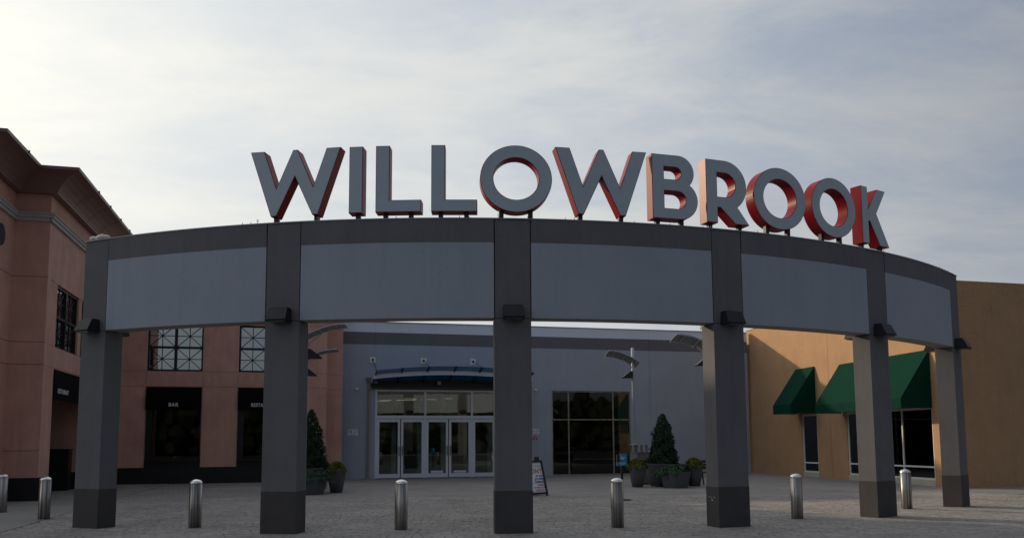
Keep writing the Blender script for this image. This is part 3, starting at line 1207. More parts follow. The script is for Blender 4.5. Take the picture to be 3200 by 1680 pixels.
def star_window(parent, P, u0, u1, z0, z1, gl):
    """Black frame with 2 x 2 panes; each pane crossed by four thin bars. P(u, z, w)."""
    fr = 0.07
    um, zm = (u0 + u1) / 2, (z0 + z1) / 2
    m = MB()

    def bx(ua, ub, za, zb, wa, wb):
        m.box(ua, ub, wa, wb, za, zb, lambda u, w, z: P(u, z, w))

    bx(u0, u0 + fr, z0, z1, 0.06, 0.16)
    bx(u1 - fr, u1, z0, z1, 0.06, 0.16)
    bx(u0 + fr, u1 - fr, z0, z0 + fr, 0.062, 0.16)
    bx(u0 + fr, u1 - fr, z1 - fr, z1, 0.062, 0.16)
    bx(um - 0.055, um + 0.055, z0 + fr, z1 - fr, 0.055, 0.16)
    bx(u0 + fr, um - 0.055, zm - 0.045, zm + 0.045, 0.064, 0.16)
    bx(um + 0.055, u1 - fr, zm - 0.045, zm + 0.045, 0.064, 0.16)
    win = m.build('window', FRAME_BLACK, parent)
    for ua, ub in ((u0 + fr, um - 0.055), (um + 0.055, u1 - fr)):
        for za, zb in ((z0 + fr, zm - 0.045), (zm + 0.045, z1 - fr)):
            g = MB()
            g.box(ua + 0.001, ub - 0.001, 0.125, 0.135, za + 0.001, zb - 0.001, lambda u, w, z: P(u, z, w))
            g.build('pane', gl, win)
            uc, zc = (ua + ub) / 2, (za + zb) / 2
            for (a, b), wd in ((((ua, zc), (ub, zc)), 0.100), (((uc, za), (uc, zb)), 0.103), (((ua, za), (ub, zb)), 0.106), (((ua, zb), (ub, za)), 0.109)):
                g = MB()
                d_ = Vector((b[0] - a[0], b[1] - a[1])).normalized()
                n_ = Vector((-d_.y, d_.x)) * 0.015
                q = [(a[0] + n_.x, a[1] + n_.y), (b[0] + n_.x, b[1] + n_.y), (b[0] - n_.x, b[1] - n_.y), (a[0] - n_.x, a[1] - n_.y)]
                g.hexa([P(u, z, wd) for u, z in q], [P(u, z, wd + 0.022) for u, z in q])
                g.build('muntin', FRAME_BLACK, win)
    return win


for a, b in WB:
    star_window(rest, lambda u, z, w: (u, YB + w, z), a, b, BZ0, BZ1, GLASS_UP)
for a, b in AW:
    star_window(rest, lambda u, z, w: (-0.05 - w, u, z), a, b, SZ0, SZ1, GLASS_SIDE)
# shop windows under the awnings
for a, b in WB:
    m = MB()
    z0, z1 = 0.92, 3.95
    for bb in ((a, a + 0.25, 0.66, z1), (b - 0.06, b, 0.66, z1), (a + 0.25, b - 0.06, 0.66, z0), (a + 0.25, b - 0.06, 3.2, z1)):
        m.box(bb[0], bb[1], YB + 0.12, YB + 0.3, bb[2], bb[3])
    w_ = m.build('shop_window', FRAME_BLACK, rest)
    box('pane', GLASS_DARK, w_, a + 0.25, b - 0.06, YB + 0.2, YB + 0.212, z0, 3.2)
    box('sill', FRAME_BLACK, w_, a + 0.02, b - 0.02, YB - 0.03, YB + 0.119, 0.90, 0.94)
# dark dining room behind the glass
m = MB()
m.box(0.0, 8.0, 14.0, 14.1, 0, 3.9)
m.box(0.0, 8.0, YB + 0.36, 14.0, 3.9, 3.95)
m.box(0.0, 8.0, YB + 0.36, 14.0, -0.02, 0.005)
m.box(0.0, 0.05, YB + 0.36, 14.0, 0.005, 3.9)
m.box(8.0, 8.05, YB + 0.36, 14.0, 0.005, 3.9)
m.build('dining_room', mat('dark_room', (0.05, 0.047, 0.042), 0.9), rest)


def black_awning(label, wdt, txt, size, sx, loc, rz, ztxt, tx, dep=0.13):
    """Black box awning: sloped top, upright valance with white lettering."""
    o = thing('awning', label, 'awning', loc, rz, 'black awnings of the restaurant')
    zt, zb, d = 0.0, -0.92, dep
    m = MB()
    m.hexa([(0.01, -0.02, zt), (0.01, -0.02, zb), (0.01, -d, zb), (0.01, -d, zb + 0.42)],
           [(wdt - 0.01, -0.02, zt), (wdt - 0.01, -0.02, zb), (wdt - 0.01, -d, zb), (wdt - 0.01, -d, zb + 0.42)])
    m.build('cover', BLACKFAB, o)
    text('lettering', txt, size, WHITEPAINT, o, (tx, -d - 0.004, ztxt), (R(90), 0, 0), bold=0.0045, sx=sx)
    return o


for (a, b), txt, lab in ((WB[0], 'BAR', 'black awning lettered BAR between two terracotta piers'), (WB[1], 'RESTAURANT', 'black awning lettered RESTAURANT, half hidden behind the second arch column')):
    p = B(a, YB)
    black_awning(lab, b - a, txt, 0.205, 0.95 if txt == 'BAR' else 0.78, (p[0], p[1], 3.955), BA, -0.80, (b - a) / 2)
p = B(-0.05, 1.05)
black_awning('black awning lettered RESTAURANT over the portal by the leftmost arch column', 5.8, 'RESTAURANT', 0.20, 0.92, (p[0], p[1], 3.895), BA + R(90), -0.70, 0.98, 0.05)
# dark menu stand in the portal recess
ms = thing('menu_stand', 'dark cabinet standing inside the restaurant portal recess', 'cabinet', (*B(-0.95, 5.9), 0), BA)
box('cabinet_body', BLACKBASE, ms, -0.3, 0.3, -0.25, 0.25, 0, 1.42)
box('cabinet_top', FRAME_BLACK, ms, -0.33, 0.33, -0.28, 0.28, 1.42, 1.46)

# ------------------------------------------------------------------ grey mall building
GY = 11.61
mall = thing('mall_building', 'grey blue stucco mall front with a dark band, entrance doors and a wide tinted window', 'building', (*B(0, GY), 0), BA)
GX0, GX1 = 8.8, 29.62
DX0, DX1, DZ = 10.58, 17.42, 4.05
WX0, WX1, WZ = 19.04, 23.10, 4.07
GT = 7.16
holes = [(DX0, DX1, -1, DZ, None), (WX0, WX1, 0.0, WZ, None)]
gro = [(10.545, 10.565, DZ + 0.2, 6.12, 0.015), (24.14, 24.16, 0, 6.12, 0.015)]
m = MB()
wall_grid(m, lambda u, z, w: (u, w, z), GX0, GX1, -0.02, 6.12, 0.3, holes + gro)
m.build('wall', GREY_WALL, mall)
m = MB()
wall_grid(m, lambda u, z, w: (u, w - 0.004, z), GX0, GX1, 6.12, 6.69, 0.3, [(10.545, 10.565, 6, 7, 0.015), (24.14, 24.16, 6, 7, 0.015)])
m.build('wall_band', GREY_BAND, mall)
m = MB()
wall_grid(m, lambda u, z, w: (u, w, z), GX0, GX1, 6.69, GT, 0.3, [(10.545, 10.565, 6, 7.5, 0.015), (24.14, 24.16, 6, 7.5, 0.015)])
m.build('wall', mat('pale_grey_stucco', (0.70, 0.76, 0.86), 0.92, var=0.06, vscale=0.5, bump=0.5, bscale=45, grain=0.1), mall)
box('coping', CAP, mall, GX0, GX1, -0.03, 0.32, GT, GT + 0.03)
box('roof', CONC, mall, GX0, GX1, 0.3, 18, 6.6, 6.7)

# doors: three pairs with a glazed strip above
m = MB()
m.box(DX0, DX0 + 0.10, 0.03, 0.15, -0.01, DZ)
m.box(DX1 - 0.10, DX1, 0.03, 0.15, -0.01, DZ)
m.box(DX0 + 0.10, DX1 - 0.10, 0.031, 0.15, DZ - 0.08, DZ)
m.box(DX0 + 0.10, DX1 - 0.10, 0.031, 0.15, 2.72, 2.86)
PW = (DX1 - DX0 - 0.2) / 3
for i in (1, 2):
    x = DX0 + 0.10 + PW * i
    m.box(x - 0.05, x + 0.05, 0.032, 0.149, -0.01, 2.72)
    m.box(x - 0.045, x + 0.045, 0.032, 0.149, 2.86, DZ - 0.08)
m.build('door_frame', FRAME_SILVER, mall)
for i in range(3):
    xa = DX0 + 0.10 + PW * i + (0.05 if i else 0)
    xb = DX0 + 0.10 + PW * (i + 1) - (0.05 if i < 2 else 0)
    box('transom_pane', GLASS_TRANSOM, mall, xa, xb, 0.08, 0.092, 2.86, DZ - 0.08)
    xm = (xa + xb) / 2
    for s, (da, db) in enumerate(((xa + 0.004, xm - 0.022), (xm + 0.022, xb - 0.004))):
        m = MB()
        st = 0.105
        m.box(da, da + st, 0.05, 0.10, 0.015, 2.70)
        m.box(db - st, db, 0.05, 0.10, 0.015, 2.70)
        m.box(da + st, db - st, 0.051, 0.10, 0.015, 0.20)
        m.box(da + st, db - st, 0.051, 0.10, 2.56, 2.70)
        d_ = m.build('door', FRAME_SILVER, mall)
        box('door_glass', GLASS_DOOR, d_, da + st, db - st, 0.072, 0.082, 0.20, 2.56)
        hx = db - st / 2 if s == 0 else da + st / 2
        m = MB()
        m.bar((hx, -0.005, 1.02), (hx, -0.005, 1.46), 0.028)
        m.bar((hx, 0.0, 1.07), (hx, 0.05, 1.07), 0.02)
        m.bar((hx, 0.0, 1.41), (hx, 0.05, 1.41), 0.02)
        m.build('door_handle', FRAME_BLACK, d_)
        box('push_bar', FRAME_SILVER, d_, da + st, db - st, 0.11, 0.13, 1.02, 1.05)
        if i == 1:
            box('sticker', WHITEPAINT, d_, da + st + 0.12, db - st - 0.12, 0.068, 0.0715, 0.22, 0.32)
# lobby behind the doors
m = MB()
m.box(DX0 - 3, DX1 + 3, 9.5, 9.6, 0, 4.6)
m.box(DX0 - 3, DX0 - 2.9, 0.31, 9.5, 0.01, 4.6)
m.box(DX1 + 2.9, DX1 + 3, 0.31, 9.5, 0.01, 4.6)
m.build('lobby_wall', INT_WALL, mall)
box('lobby_ceiling', INT_WALL, mall, DX0 - 3, DX1 + 3, 0.31, 9.6, 4.6, 4.7)
box('lobby_floor', INT_FLOOR, mall, DX0 - 3, DX1 + 3, 0.31, 9.6, -0.02, 0.0)
for x in (11.55, 12.75, 13.9, 15.0, 16.2):
    m = MB()
    m.box(x - 0.11, x + 0.11, 1.0, 1.2, 0, 4.0)
    m.build('lobby_post', INT_PALE, mall)
m = MB()
for (x, y, z, l) in ((12.6, 3.0, 3.80, 0.6), (12.3, 4.0, 3.78, 0.6), (12.0, 5.0, 3.82, 0.6), (11.75, 6.0, 3.86, 0.7), (14.4, 3.0, 3.82, 0.6), (13.2, 4.8, 3.85, 0.5), (12.9, 6.4, 3.9, 0.7), (11.5, 7.5, 3.9, 0.9), (14.2, 6.5, 3.95, 0.5)):
    m.box(x - l / 2, x + l / 2, y, y + 0.06, z - 0.02, z + 0.01)
m.build('lobby_light', TUBE, mall)
# wide window at the right
m = MB()
fr = 0.06
m.box(WX0, WX0 + fr, 0.05, 0.14, 0, WZ)
m.box(WX1 - fr, WX1, 0.05, 0.14, 0, WZ)
m.box(WX0 + fr, WX1 - fr, 0.051, 0.14, WZ - fr, WZ)
m.box(WX0 + fr, WX1 - fr, 0.051, 0.14, 0, fr)
for x in (19.90, 22.20):
    m.box(x - 0.035, x + 0.035, 0.052, 0.139, fr, WZ - fr)
for xa, xb in ((WX0 + fr, 19.865), (19.935, 22.165), (22.235, WX1 - fr)):
    m.box(xa, xb, 0.053, 0.138, 2.65, 2.71)
w_ = m.build('wide_window', FRAME_DULL, mall)
for xa, xb in ((WX0 + fr, 19.865), (19.935, 22.165), (22.235, WX1 - fr)):
    box('pane', GLASS_DARK, w_, xa, xb, 0.09, 0.102, fr, 2.65)
    box('pane', GLASS_DARK, w_, xa, xb, 0.09, 0.102, 2.71, WZ - fr)
m = MB()
m.box(18.5, 24, 4.0, 4.1, 0, 4.6)
m.box(18.5, 24, 0.31, 4.0, 4.5, 4.6)
m.box(18.5, 24, 0.31, 4.0, -0.02, 0.0)
m.build('shop_room', MATS['dark_room'], mall)
# rainwater pipe beside the doors
m = MB()
m.box(10.23, 10.32, -0.10, -0.012, 0.0, 2.6)
m.box(10.225, 10.325, -0.105, -0.010, 2.601, 2.7)
m.box(10.235, 10.315, -0.098, -0.014, 2.701, 4.36)
ds = m.build('downspout', TAN, mall)
m = MB()
m.hexa([(10.19, -0.15, 4.36), (10.37, -0.15, 4.36), (10.37, -0.012, 4.36), (10.19, -0.012, 4.36)], [(10.17, -0.18, 4.58), (10.40, -0.18, 4.58), (10.40, -0.012, 4.58), (10.17, -0.012, 4.58)])
m.build('leader_head', BINM, ds)

# glass canopy over the doors
can = thing('glass_canopy', 'arched blue glass canopy with a silver front rail over the mall doors', 'canopy', (*B(14.0, GY), 0), BA)
CH = 3.62


def arch_z(x, z0, z1):
    return z0 + (z1 - z0) * (1 - (x / CH) ** 2)


N = 28
m = MB()
for i in range(N):
    xa, xb = -CH + 2 * CH * i / N, -CH + 2 * CH * (i + 1) / N
    za, zb = arch_z(xa, 4.415, 4.635), arch_z(xb, 4.415, 4.635)
    m.hexa([(xa, -1.56, za), (xb, -1.56, zb), (xb, -1.48, zb), (xa, -1.48, za)], [(xa, -1.56, za + 0.19), (xb, -1.56, zb + 0.19), (xb, -1.48, zb + 0.19), (xa, -1.48, za + 0.19)])
m.build('front_rail', mat('silver_rail', (0.66, 0.73, 0.84), 0.4, metal=0.3, var=0.04), can)
RIBS = [-3.55, -2.40, -1.245, 0.0 - 0.02, 1.15, 2.30, 3.50]
for i in range(len(RIBS) - 1):
    m = MB()
    xa, xb = RIBS[i] + 0.02, RIBS[i + 1] - 0.02
    for s in range(4):
        p0, p1 = xa + (xb - xa) * s / 4, xa + (xb - xa) * (s + 1) / 4
        m.hexa([(p0, -2.2, arch_z(p0, 4.72, 4.965)), (p1, -2.2, arch_z(p1, 4.72, 4.965)), (p1, -0.05, arch_z(p1, 4.36, 4.52)), (p0, -0.05, arch_z(p0, 4.36, 4.52))],
               [(p0, -2.2, arch_z(p0, 4.732, 4.977)), (p1, -2.2, arch_z(p1, 4.732, 4.977)), (p1, -0.05, arch_z(p1, 4.372, 4.532)), (p0, -0.05, arch_z(p0, 4.372, 4.532))])
    m.build('glass_pane', BLUEGLASS, can)
for x in RIBS:
    m = MB()
    m.bar((x, -2.21, arch_z(x, 4.70, 4.945)), (x, -0.02, arch_z(x, 4.30, 4.46)), 0.05, 0.07)
    m.bar((x, -1.52, arch_z(x, 4.50, 4.72)), (x, -1.52, arch_z(x, 4.56, 4.80)), 0.05)
    m.build('rib', FRAME_BLACK, can)
box('header', mat('header_band', (0.09, 0.085, 0.085), 0.8), can, -CH + 0.02, CH - 0.02, -0.10, -0.012, 4.055, 4.17)
box('back_beam', FRAME_BLACK, can, -CH, CH, -0.16, -0.013, 4.172, 4.33)
box('back_dark_strip', FRAME_BLACK, can, -CH + 0.3, CH - 0.3, -0.03, -0.0125, 4.331, 4.56)  # added black strip, stands in for shade on the wall under the glass
for x, dx in ((-3.55, 0.16), (-1.20, 0.20), (1.15, 0.24), (3.50, 0.0)):
    box('wall_plate', mat('wall_plate_paint', (0.80, 0.78, 0.72), 0.6, var=0.2, vscale=12), can, x - 0.135, x + 0.135, -0.03, -0.012, 5.265, 5.535)
    m = MB()
    xr = min(RIBS, key=lambda v: abs(v - x))
    m.bar((x, -0.03, 5.40), (xr, -2.05, arch_z(xr, 4.75, 4.99)), 0.02)
    m.box(x - 0.035, x + 0.035, -0.12, -0.031, 5.35, 5.46)
    m.build('tie_rod', BLACKMETAL, can)
box('ceiling_lamp', FRAME_DULL, can, -0.62, -0.48, -0.55, -0.40, 4.26, 4.42)


def cctv(x, z, label):
    o = thing('security_camera', label, 'security camera', (*B(x, GY), z), BA, 'dome cameras on the grey wall')
    m = MB()
    m.box(-0.03, 0.03, -0.10, -0.002, -0.02, 0.03)
    m.build('bracket', WHITEPAINT, o)
    m = MB()
    m.lathe([(0.02, -0.085), (0.05, -0.06), (0.072, -0.02), (0.072, 0.02), (0.05, 0.045), (0.01, 0.05)], 14, (0, -0.14))
    m.build('dome', WHITEPAINT, o)


cctv(9.75, 4.06, 'small white dome camera on the grey wall left of the doors')
cctv(18.20, 4.09, 'small white dome camera on the grey wall beside the wide tinted window')


def no_smoking(x0, x1, z0, z1, label):
    o = thing('no_smoking_sign', label, 'sign', (*B((x0 + x1) / 2, GY), (z0 + z1) / 2), BA, 'no smoking signs')
    w, h = (x1 - x0) / 2, (z1 - z0) / 2
    box('board', WHITEPAINT, o, -w, w, -0.016, -0.003, -h, h)
    cx, cz = -w * 0.5, h * 0.25
    ring = prism([arcpts(cx, cz, 0.073, 0, 345, 23), list(reversed(arcpts(cx, cz, 0.052, 0, 345, 23)))], -0.020, -0.017, lambda x, z, w_: (x, w_, z))
    ring.build('ban_ring', REDINK, o)
    m = MB()
    m.hexa([(cx - 0.05, -0.021, cz + 0.035), (cx - 0.038, -0.021, cz + 0.05), (cx + 0.05, -0.021, cz - 0.035), (cx + 0.038, -0.021, cz - 0.05)],
           [(cx - 0.05, -0.0203, cz + 0.035), (cx - 0.038, -0.0203, cz + 0.05), (cx + 0.05, -0.0203, cz - 0.035), (cx + 0.038, -0.0203, cz - 0.05)])
    m.build('ban_stroke', REDINK, o)
    box('cigarette', GREYINK, o, cx - 0.045, cx + 0.045, -0.0185, -0.0165, cz - 0.008, cz + 0.008)
    for i, (a, b) in enumerate(((0.08, 0.9), (0.1, 0.88), (0.06, 0.9), (0.15, 0.8))):
        z = h * 0.75 - i * 0.042
        box('print_line', GREYINK, o, w * a, w * b, -0.0185, -0.0165, z - 0.014, z)
    for i, (a, b) in enumerate(((-0.55, 0.5), (-0.85, 0.85))):
        z = -h * 0.45 - i * 0.05
        box('print_line', GREYINK, o, w * a, w * b, -0.0185, -0.0165, z - 0.018, z)


no_smoking(9.375, 9.825, 1.935, 2.23, 'white no smoking sign on the grey wall left of the rainwater pipe')
no_smoking(17.93, 18.385, 1.955, 2.245, 'white no smoking sign above the red triangle beside the third arch column')
fs = thing('fire_sign', 'red triangular sign with white letters under a no smoking sign', 'sign', (*B(18.165, GY), 1.73), BA)
tr = prism([[(-0.17, 0), (0.17, 0), (0, 0.175)]], -0.016, -0.003, lambda x, z, w_: (x, w_, z))
tr.build('triangle_plate', REDSIGN, fs)
text('lettering', 'FR', 0.085, WHITEPAINT, fs, (0, -0.017, 0.022), (R(90), 0, 0), bold=0.002)

# ------------------------------------------------------------------ ochre store on the right
A0 = Vector((12.28, 43.17))
AD = Vector((0.167, -0.986)).normalized()
ANG = math.atan2(AD.y, AD.x)                    # local x runs along the wall towards the camera
AN = Vector((AD.y, -AD.x))                      # local -y is the side facing the plaza
store = thing('ochre_store', 'ochre stucco store with green awnings over white-framed windows', 'building', (A0.x, A0.y, 0), ANG)
# local frame: x along the wall, +y out of the wall towards the building inside; plaza side is -y
AL = 15.5
OT = 7.31
W1 = (5.32, 6.62)
W2 = (8.95, 14.27)
m = MB()
cells = [(7.70, 7.718, 0, 8, 0.02), (W1[0], W1[1], 0.19, 2.76, None), (W2[0], W2[1], 0.20, 2.74, None)]
sg = 1.0 if (Matrix.Rotation(ANG, 2) @ Vector((0, 1))).dot(Vector((1, 0))) > 0 else -1.0
wall_grid(m, lambda u, z, w: (u, sg * w, z), -0.05, AL, -0.02, 7.0, 0.3, cells)
wall_grid(m, lambda u, z, w: (u, sg * w, z), -0.05, 8.5, 7.0, OT, 0.3, [(7.70, 7.718, 0, 8, 0.02)])
m.build('wall', OCHRE, store)
# short wall facing the car park, running off to the right at the mall's angle
q = Matrix.Rotation(-ANG, 2) @ Vector((math.cos(BA), math.sin(BA)))
m = MB()
nq = Vector((-q.y, q.x)) * (1 if sg * (-q.x) < 0 or True else -1)
back = Matrix.Rotation(-ANG, 2) @ Vector((-math.sin(BA), math.cos(BA)))


def fB(u, z, w):
    p_ = Vector((AL, 0.0)) + q * u + back * w
    return (p_.x, p_.y, z)


wall_grid(m, fB, 0.02, 40, -0.02, 7.0, 0.3, [(9.0, 9.02, 0, 8, 0.015)])
m.build('wall', OCHRE, store)
box('coping', CAP, store, -0.05, 8.5, -0.03 if sg > 0 else -0.33, 0.33 if sg > 0 else 0.03, OT, OT + 0.025)
m = MB()
m.hexa([fB(0.1, 6.8, 0.3), fB(40, 6.8, 0.3), fB(40, 6.8, 16), fB(4.0, 6.8, 16)], [fB(0.1, 6.9, 0.3), fB(40, 6.9, 0.3), fB(40, 6.9, 16), fB(4.0, 6.9, 16)])
m.build('roof', CONC, store)


def store_window(u0, u1, z0, z1, mull, hz):
    m = MB()
    f_ = 0.07

    def bx(a, b, c, d, wa=0.03, wb=0.12):
        y0, y1 = sorted((sg * wa, sg * wb))
        m.box(a, b, y0, y1, c, d)

    bx(u0, u0 + f_, z0, z1)
    bx(u1 - f_, u1, z0, z1)
    bx(u0 + f_, u1 - f_, z0, z0 + f_, 0.031)
    bx(u0 + f_, u1 - f_, z1 - f_, z1, 0.031)
    xs = [u0 + f_] + [v for x in mull for v in (x - 0.03, x + 0.03)] + [u1 - f_]
    for x in mull:
        bx(x - 0.03, x + 0.03, z0 + f_, z1 - f_, 0.032)
    for i in range(0, len(xs), 2):
        bx(xs[i], xs[i + 1], hz - 0.03, hz + 0.03, 0.033)
    w_ = m.build('store_window', FRAME_WHITE, store)
    for i in range(0, len(xs), 2):
        for za, zb in ((z0 + f_, hz - 0.03), (hz + 0.03, z1 - f_)):
            y0, y1 = sorted((sg * 0.07, sg * 0.08))
            box('pane', GLASS_STORE, w_, xs[i], xs[i + 1], y0, y1, za, zb)
    y0, y1 = sorted((-sg * 0.012, sg * 0.02))
    box('sill_curb', CONC, store, u0, u1, y0, y1, -0.01, z0)
    y0, y1 = sorted((sg * 2.5, sg * 2.6))
    m = MB()
    m.box(u0 - 0.6, u1 + 0.6, y0, y1, 0, 3.2)
    y0, y1 = sorted((sg * 0.31, sg * 2.5))
    m.box(u0 - 0.6, u1 + 0.6, y0, y1, 3.0, 3.2)
    m.box(u0 - 0.6, u1 + 0.6, y0, y1, -0.02, 0.0)
    m.build('store_room', MATS['dark_room'], store)


store_window(W1[0], W1[1], 0.19, 2.76, [], 0.62)
store_window(W2[0], W2[1], 0.20, 2.74, [10.73, 12.51], 0.655)


def green_awning(label, u0, u1, ztop, zv, zb, d):
    p_ = A0 + AD * u0
    o = thing('awning', label, 'awning', (p_.x, p_.y, 0), ANG, 'green awnings on the ochre store')
    L = u1 - u0
    s = -sg
    m = MB()
    n = 10
    for i in range(n):      # cloth sags a little between its hoops
        a, b = L * i / n, L * (i + 1) / n
        for jj in range(6):
            ta, tb = jj / 6, (jj + 1) / 6
            pts = []
            for (x, t_) in ((a, ta), (b, ta), (b, tb), (a, tb)):
                sag = -0.012 * math.sin(PI * t_) * abs(math.sin(PI * x / L * max(1, round(L / 1.4))))
                pts.append((x, s * (0.03 + (d - 0.03) * t_ + sag), ztop + (zv - ztop) * t_ + sag))
            m.quad(*pts, True)
    m.build('slope', GREEN, o)
    y0, y1 = sorted((s * d, s * (d - 0.008)))
    box('valance', GREEN, o, 0.0, L, y0, y1, zb, zv)
    for x in (0.0, L):
        m = MB()
        x0, x1 = (x, x + 0.008) if x == 0 else (x - 0.008, x)
        pr = [(s * 0.03, ztop - 0.006), (s * 0.03, zb), (s * (d - 0.009), zb), (s * (d - 0.009), zv - 0.004)]
        m.hexa([(x0, y, z) for y, z in pr], [(x1, y, z) for y, z in pr])
        m.build('side_panel', GREEN, o)
    m = MB()
    m.bar((0.03, s * (d - 0.03), zb + 0.02), (L - 0.03, s * (d - 0.03), zb + 0.02), 0.03)
    for x in (0.03, L - 0.03):
        m.bar((x, s * 0.03, zb + 0.02), (x, s * (d - 0.03), zb + 0.02), 0.03)
    m.build('frame', FRAME_WHITE, o)


green_awning('narrow green awning over the single slim window of the ochre store', 4.98, 6.63, 4.86, 3.19, 2.79, 1.21)
green_awning('wide green awning over the broad window of the ochre store', 8.63, 14.32, 4.755, 3.06, 2.70, 1.21)

# ------------------------------------------------------------------ bollards
BOLL = [((-12.27, 20.18), 'stainless steel bollard at the far left, in front of the terracotta corner'),
        ((-10.18, 18.29), 'stainless steel bollard just left of the leftmost arch column'),
        ((-6.17, 16.36), 'stainless steel bollard between the first and second arch columns'),
        ((-2.09, 15.75), 'stainless steel bollard between the second and third arch columns'),
        ((1.97, 15.88), 'stainless steel bollard between the third and fourth arch columns, before the blue sign'),
        ((5.88, 17.43), 'stainless steel bollard between the fourth and fifth arch columns'),
        ((9.25, 19.77), 'stainless steel bollard between the fifth and sixth arch columns, edge lit by sun')]
b0 = None
for (x, y), lab in BOLL:
    if b0 is None:
        b0 = thing('bollard', lab, 'bollard', (x, y, 0), 0, 'steel bollards round the arch')
        m = MB()
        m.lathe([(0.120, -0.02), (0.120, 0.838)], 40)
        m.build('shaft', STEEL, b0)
        m = MB()
        m.lathe([(0.121, 0.841), (0.121, 0.852)] + [(0.119 * math.cos(R(a)), 0.852 + 0.066 * math.sin(R(a))) for a in (10, 22, 35, 50, 65, 80)] + [(0.004, 0.92)], 40)
        m.build('dome_cap', STEEL_CAP, b0)
    else:
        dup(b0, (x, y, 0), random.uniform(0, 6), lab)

# ------------------------------------------------------------------ planters and plants
def leaf_cloud(name, pts_fn, n, size, material, parent, seed):
    rnd = random.Random(seed)
    m = MB()
    for _ in range(n):
        p, nrm = pts_fn(rnd)
        u = Vector((rnd.gauss(0, 1), rnd.gauss(0, 1), rnd.gauss(0, 1)))
        nn = (Vector(nrm) * 1.2 + u * 0.7).normalized()
        t_ = nn.cross(Vector((rnd.gauss(0, 1), rnd.gauss(0, 1), rnd.gauss(0, 1)))).normalized()
        b_ = nn.cross(t_)
        s = size * rnd.uniform(0.6, 1.35)
        c = Vector(p)
        m.poly([c - t_ * s * 0.5, c + b_ * s * 0.35, c + t_ * s * 0.6, c - b_ * s * 0.35])
    o = m.build(name, material, parent, recalc=False)
    return o


def conifer_pts(h, r):
    def fn(rnd):
        while True:
            z = rnd.random() ** 1.35
            if rnd.random() < (1.12 - z):
                break
        a = rnd.uniform(0, 2 * PI)
        prof = (1 - z) ** 0.56 * (0.93 + 0.07 * math.sin(9 * z + 2.0)) + 0.03
        lump = 1 + 0.13 * math.sin(5 * a + 17 * z) + 0.12 * math.sin(3 * a - 23 * z + 1.0) + 0.10 * math.sin(9 * a + 31 * z) + (0.25 * rnd.random() if rnd.random() < 0.03 else 0)
        rr = r * prof * lump * math.sqrt(rnd.uniform(0.45, 1.0)) * (1.0 if z > 0.08 else 0.82 + 2.2 * z)
        return (rr * math.cos(a), rr * math.sin(a), z * h), (math.cos(a), math.sin(a), 0.35)
    return fn


def mound_pts(rx, ry, h, droop=0.0):
    def fn(rnd):
        a = rnd.uniform(0, 2 * PI)
        q_ = math.sqrt(rnd.random())
        lump = 1 + 0.16 * math.sin(4 * a + 1.3) + 0.1 * math.sin(7 * a)
        x, y = rx * q_ * math.cos(a) * lump, ry * q_ * math.sin(a) * lump
        z = h * (1 - q_ ** 2.2) * rnd.uniform(0.45, 1.08) - droop * max(0, q_ - 0.75) * 4 * rnd.random()
        return (x, y, z), (x * 2, y * 2, 0.8)
    return fn


def rounded_square(s, c):
    return [(-s + c, -s), (s - c, -s), (s - c * 0.3, -s + c * 0.3), (s, -s + c), (s, s - c), (s - c * 0.3, s - c * 0.3), (s - c, s), (-s + c, s), (-s + c * 0.3, s - c * 0.3), (-s, s - c), (-s, -s + c), (-s + c * 0.3, -s + c * 0.3)]


def pot(o, ring, h, w0, w1, rim=0.04):
    m = MB()
    lv = [(w0, 0.0), (w0 + (w1 - w0) * 0.5 + 0.012, h * 0.5), (w1, h - 0.03), (w1 + 0.012, h)]
    rings = [[(x * s, y * s, z) for x, y in ring] for s, z in lv]
    for a, b in zip(rings[:-1], rings[1:]):
        for j in range(len(ring)):
            j2 = (j + 1) % len(ring)
            m.quad(a[j], a[j2], b[j2], b[j], len(ring) > 8)
    inner = [(x * (w1 - rim), y * (w1 - rim), h) for x, y in ring]
    low = [(x * (w1 - rim), y * (w1 - rim), h - 0.07) for x, y in ring]
    for j in range(len(ring)):
        j2 = (j + 1) % len(ring)
        m.quad(rings[-1][j], rings[-1][j2], inner[j2], inner[j])
        m.quad(inner[j], inner[j2], low[j2], low[j])
    m.poly([p_ for p_ in reversed(rings[0])])
    m.build('pot', PLANTER, o)
    m = MB()
    m.poly([(x, y, h - 0.06) for x, y, _ in low])
    m.build('soil', SOIL, o)


def vase(label, x, y, rz, s=1.0):
    o = thing('vase_planter', label, 'planter', (x, y, 0), rz, 'tall tapered planters')
    pot(o, rounded_square(1, 0.35), 0.76, 0.165, 0.27)
    return o


GP = 'golden shrubs in tall planters'
for i, (x, y, rz, lab, lab2) in enumerate((
        (4.44, 29.85, 0.15, 'tall tapered grey planter left of the big conifer tub, by the blue sign', 'low golden shrub in the tall planter nearest the blue sign'),
        (6.58, 30.42, 0.35, 'tall tapered grey planter beside the fourth arch column, right of the hexagonal bowl', 'low golden shrub in the tall planter right of the hexagonal bowl'),
        (-5.79, 27.58, -0.1, 'tall tapered grey planter by the terracotta corner, right of the second arch column', 'low golden shrub in the tall planter by the terracotta corner'))):
    vase(lab, x, y, rz)
    sh = leaf_cloud('golden_shrub', mound_pts(0.33, 0.33, 0.27, 0.12), 1500, 0.075, GOLD, None, 20 + i)
    sh.location = (x, y, 0.72)
    sh.rotation_euler = (0, 0, i * 1.3)
    tag(sh, lab2, 'shrub', GP)


def big_tub(label, x, y, rz):
    o = thing('tree_planter', label, 'planter', (x, y, 0), rz, 'big square tree planters')
    pot(o, rounded_square(1, 0.12), 0.80, 0.44, 0.62, 0.06)
    return o


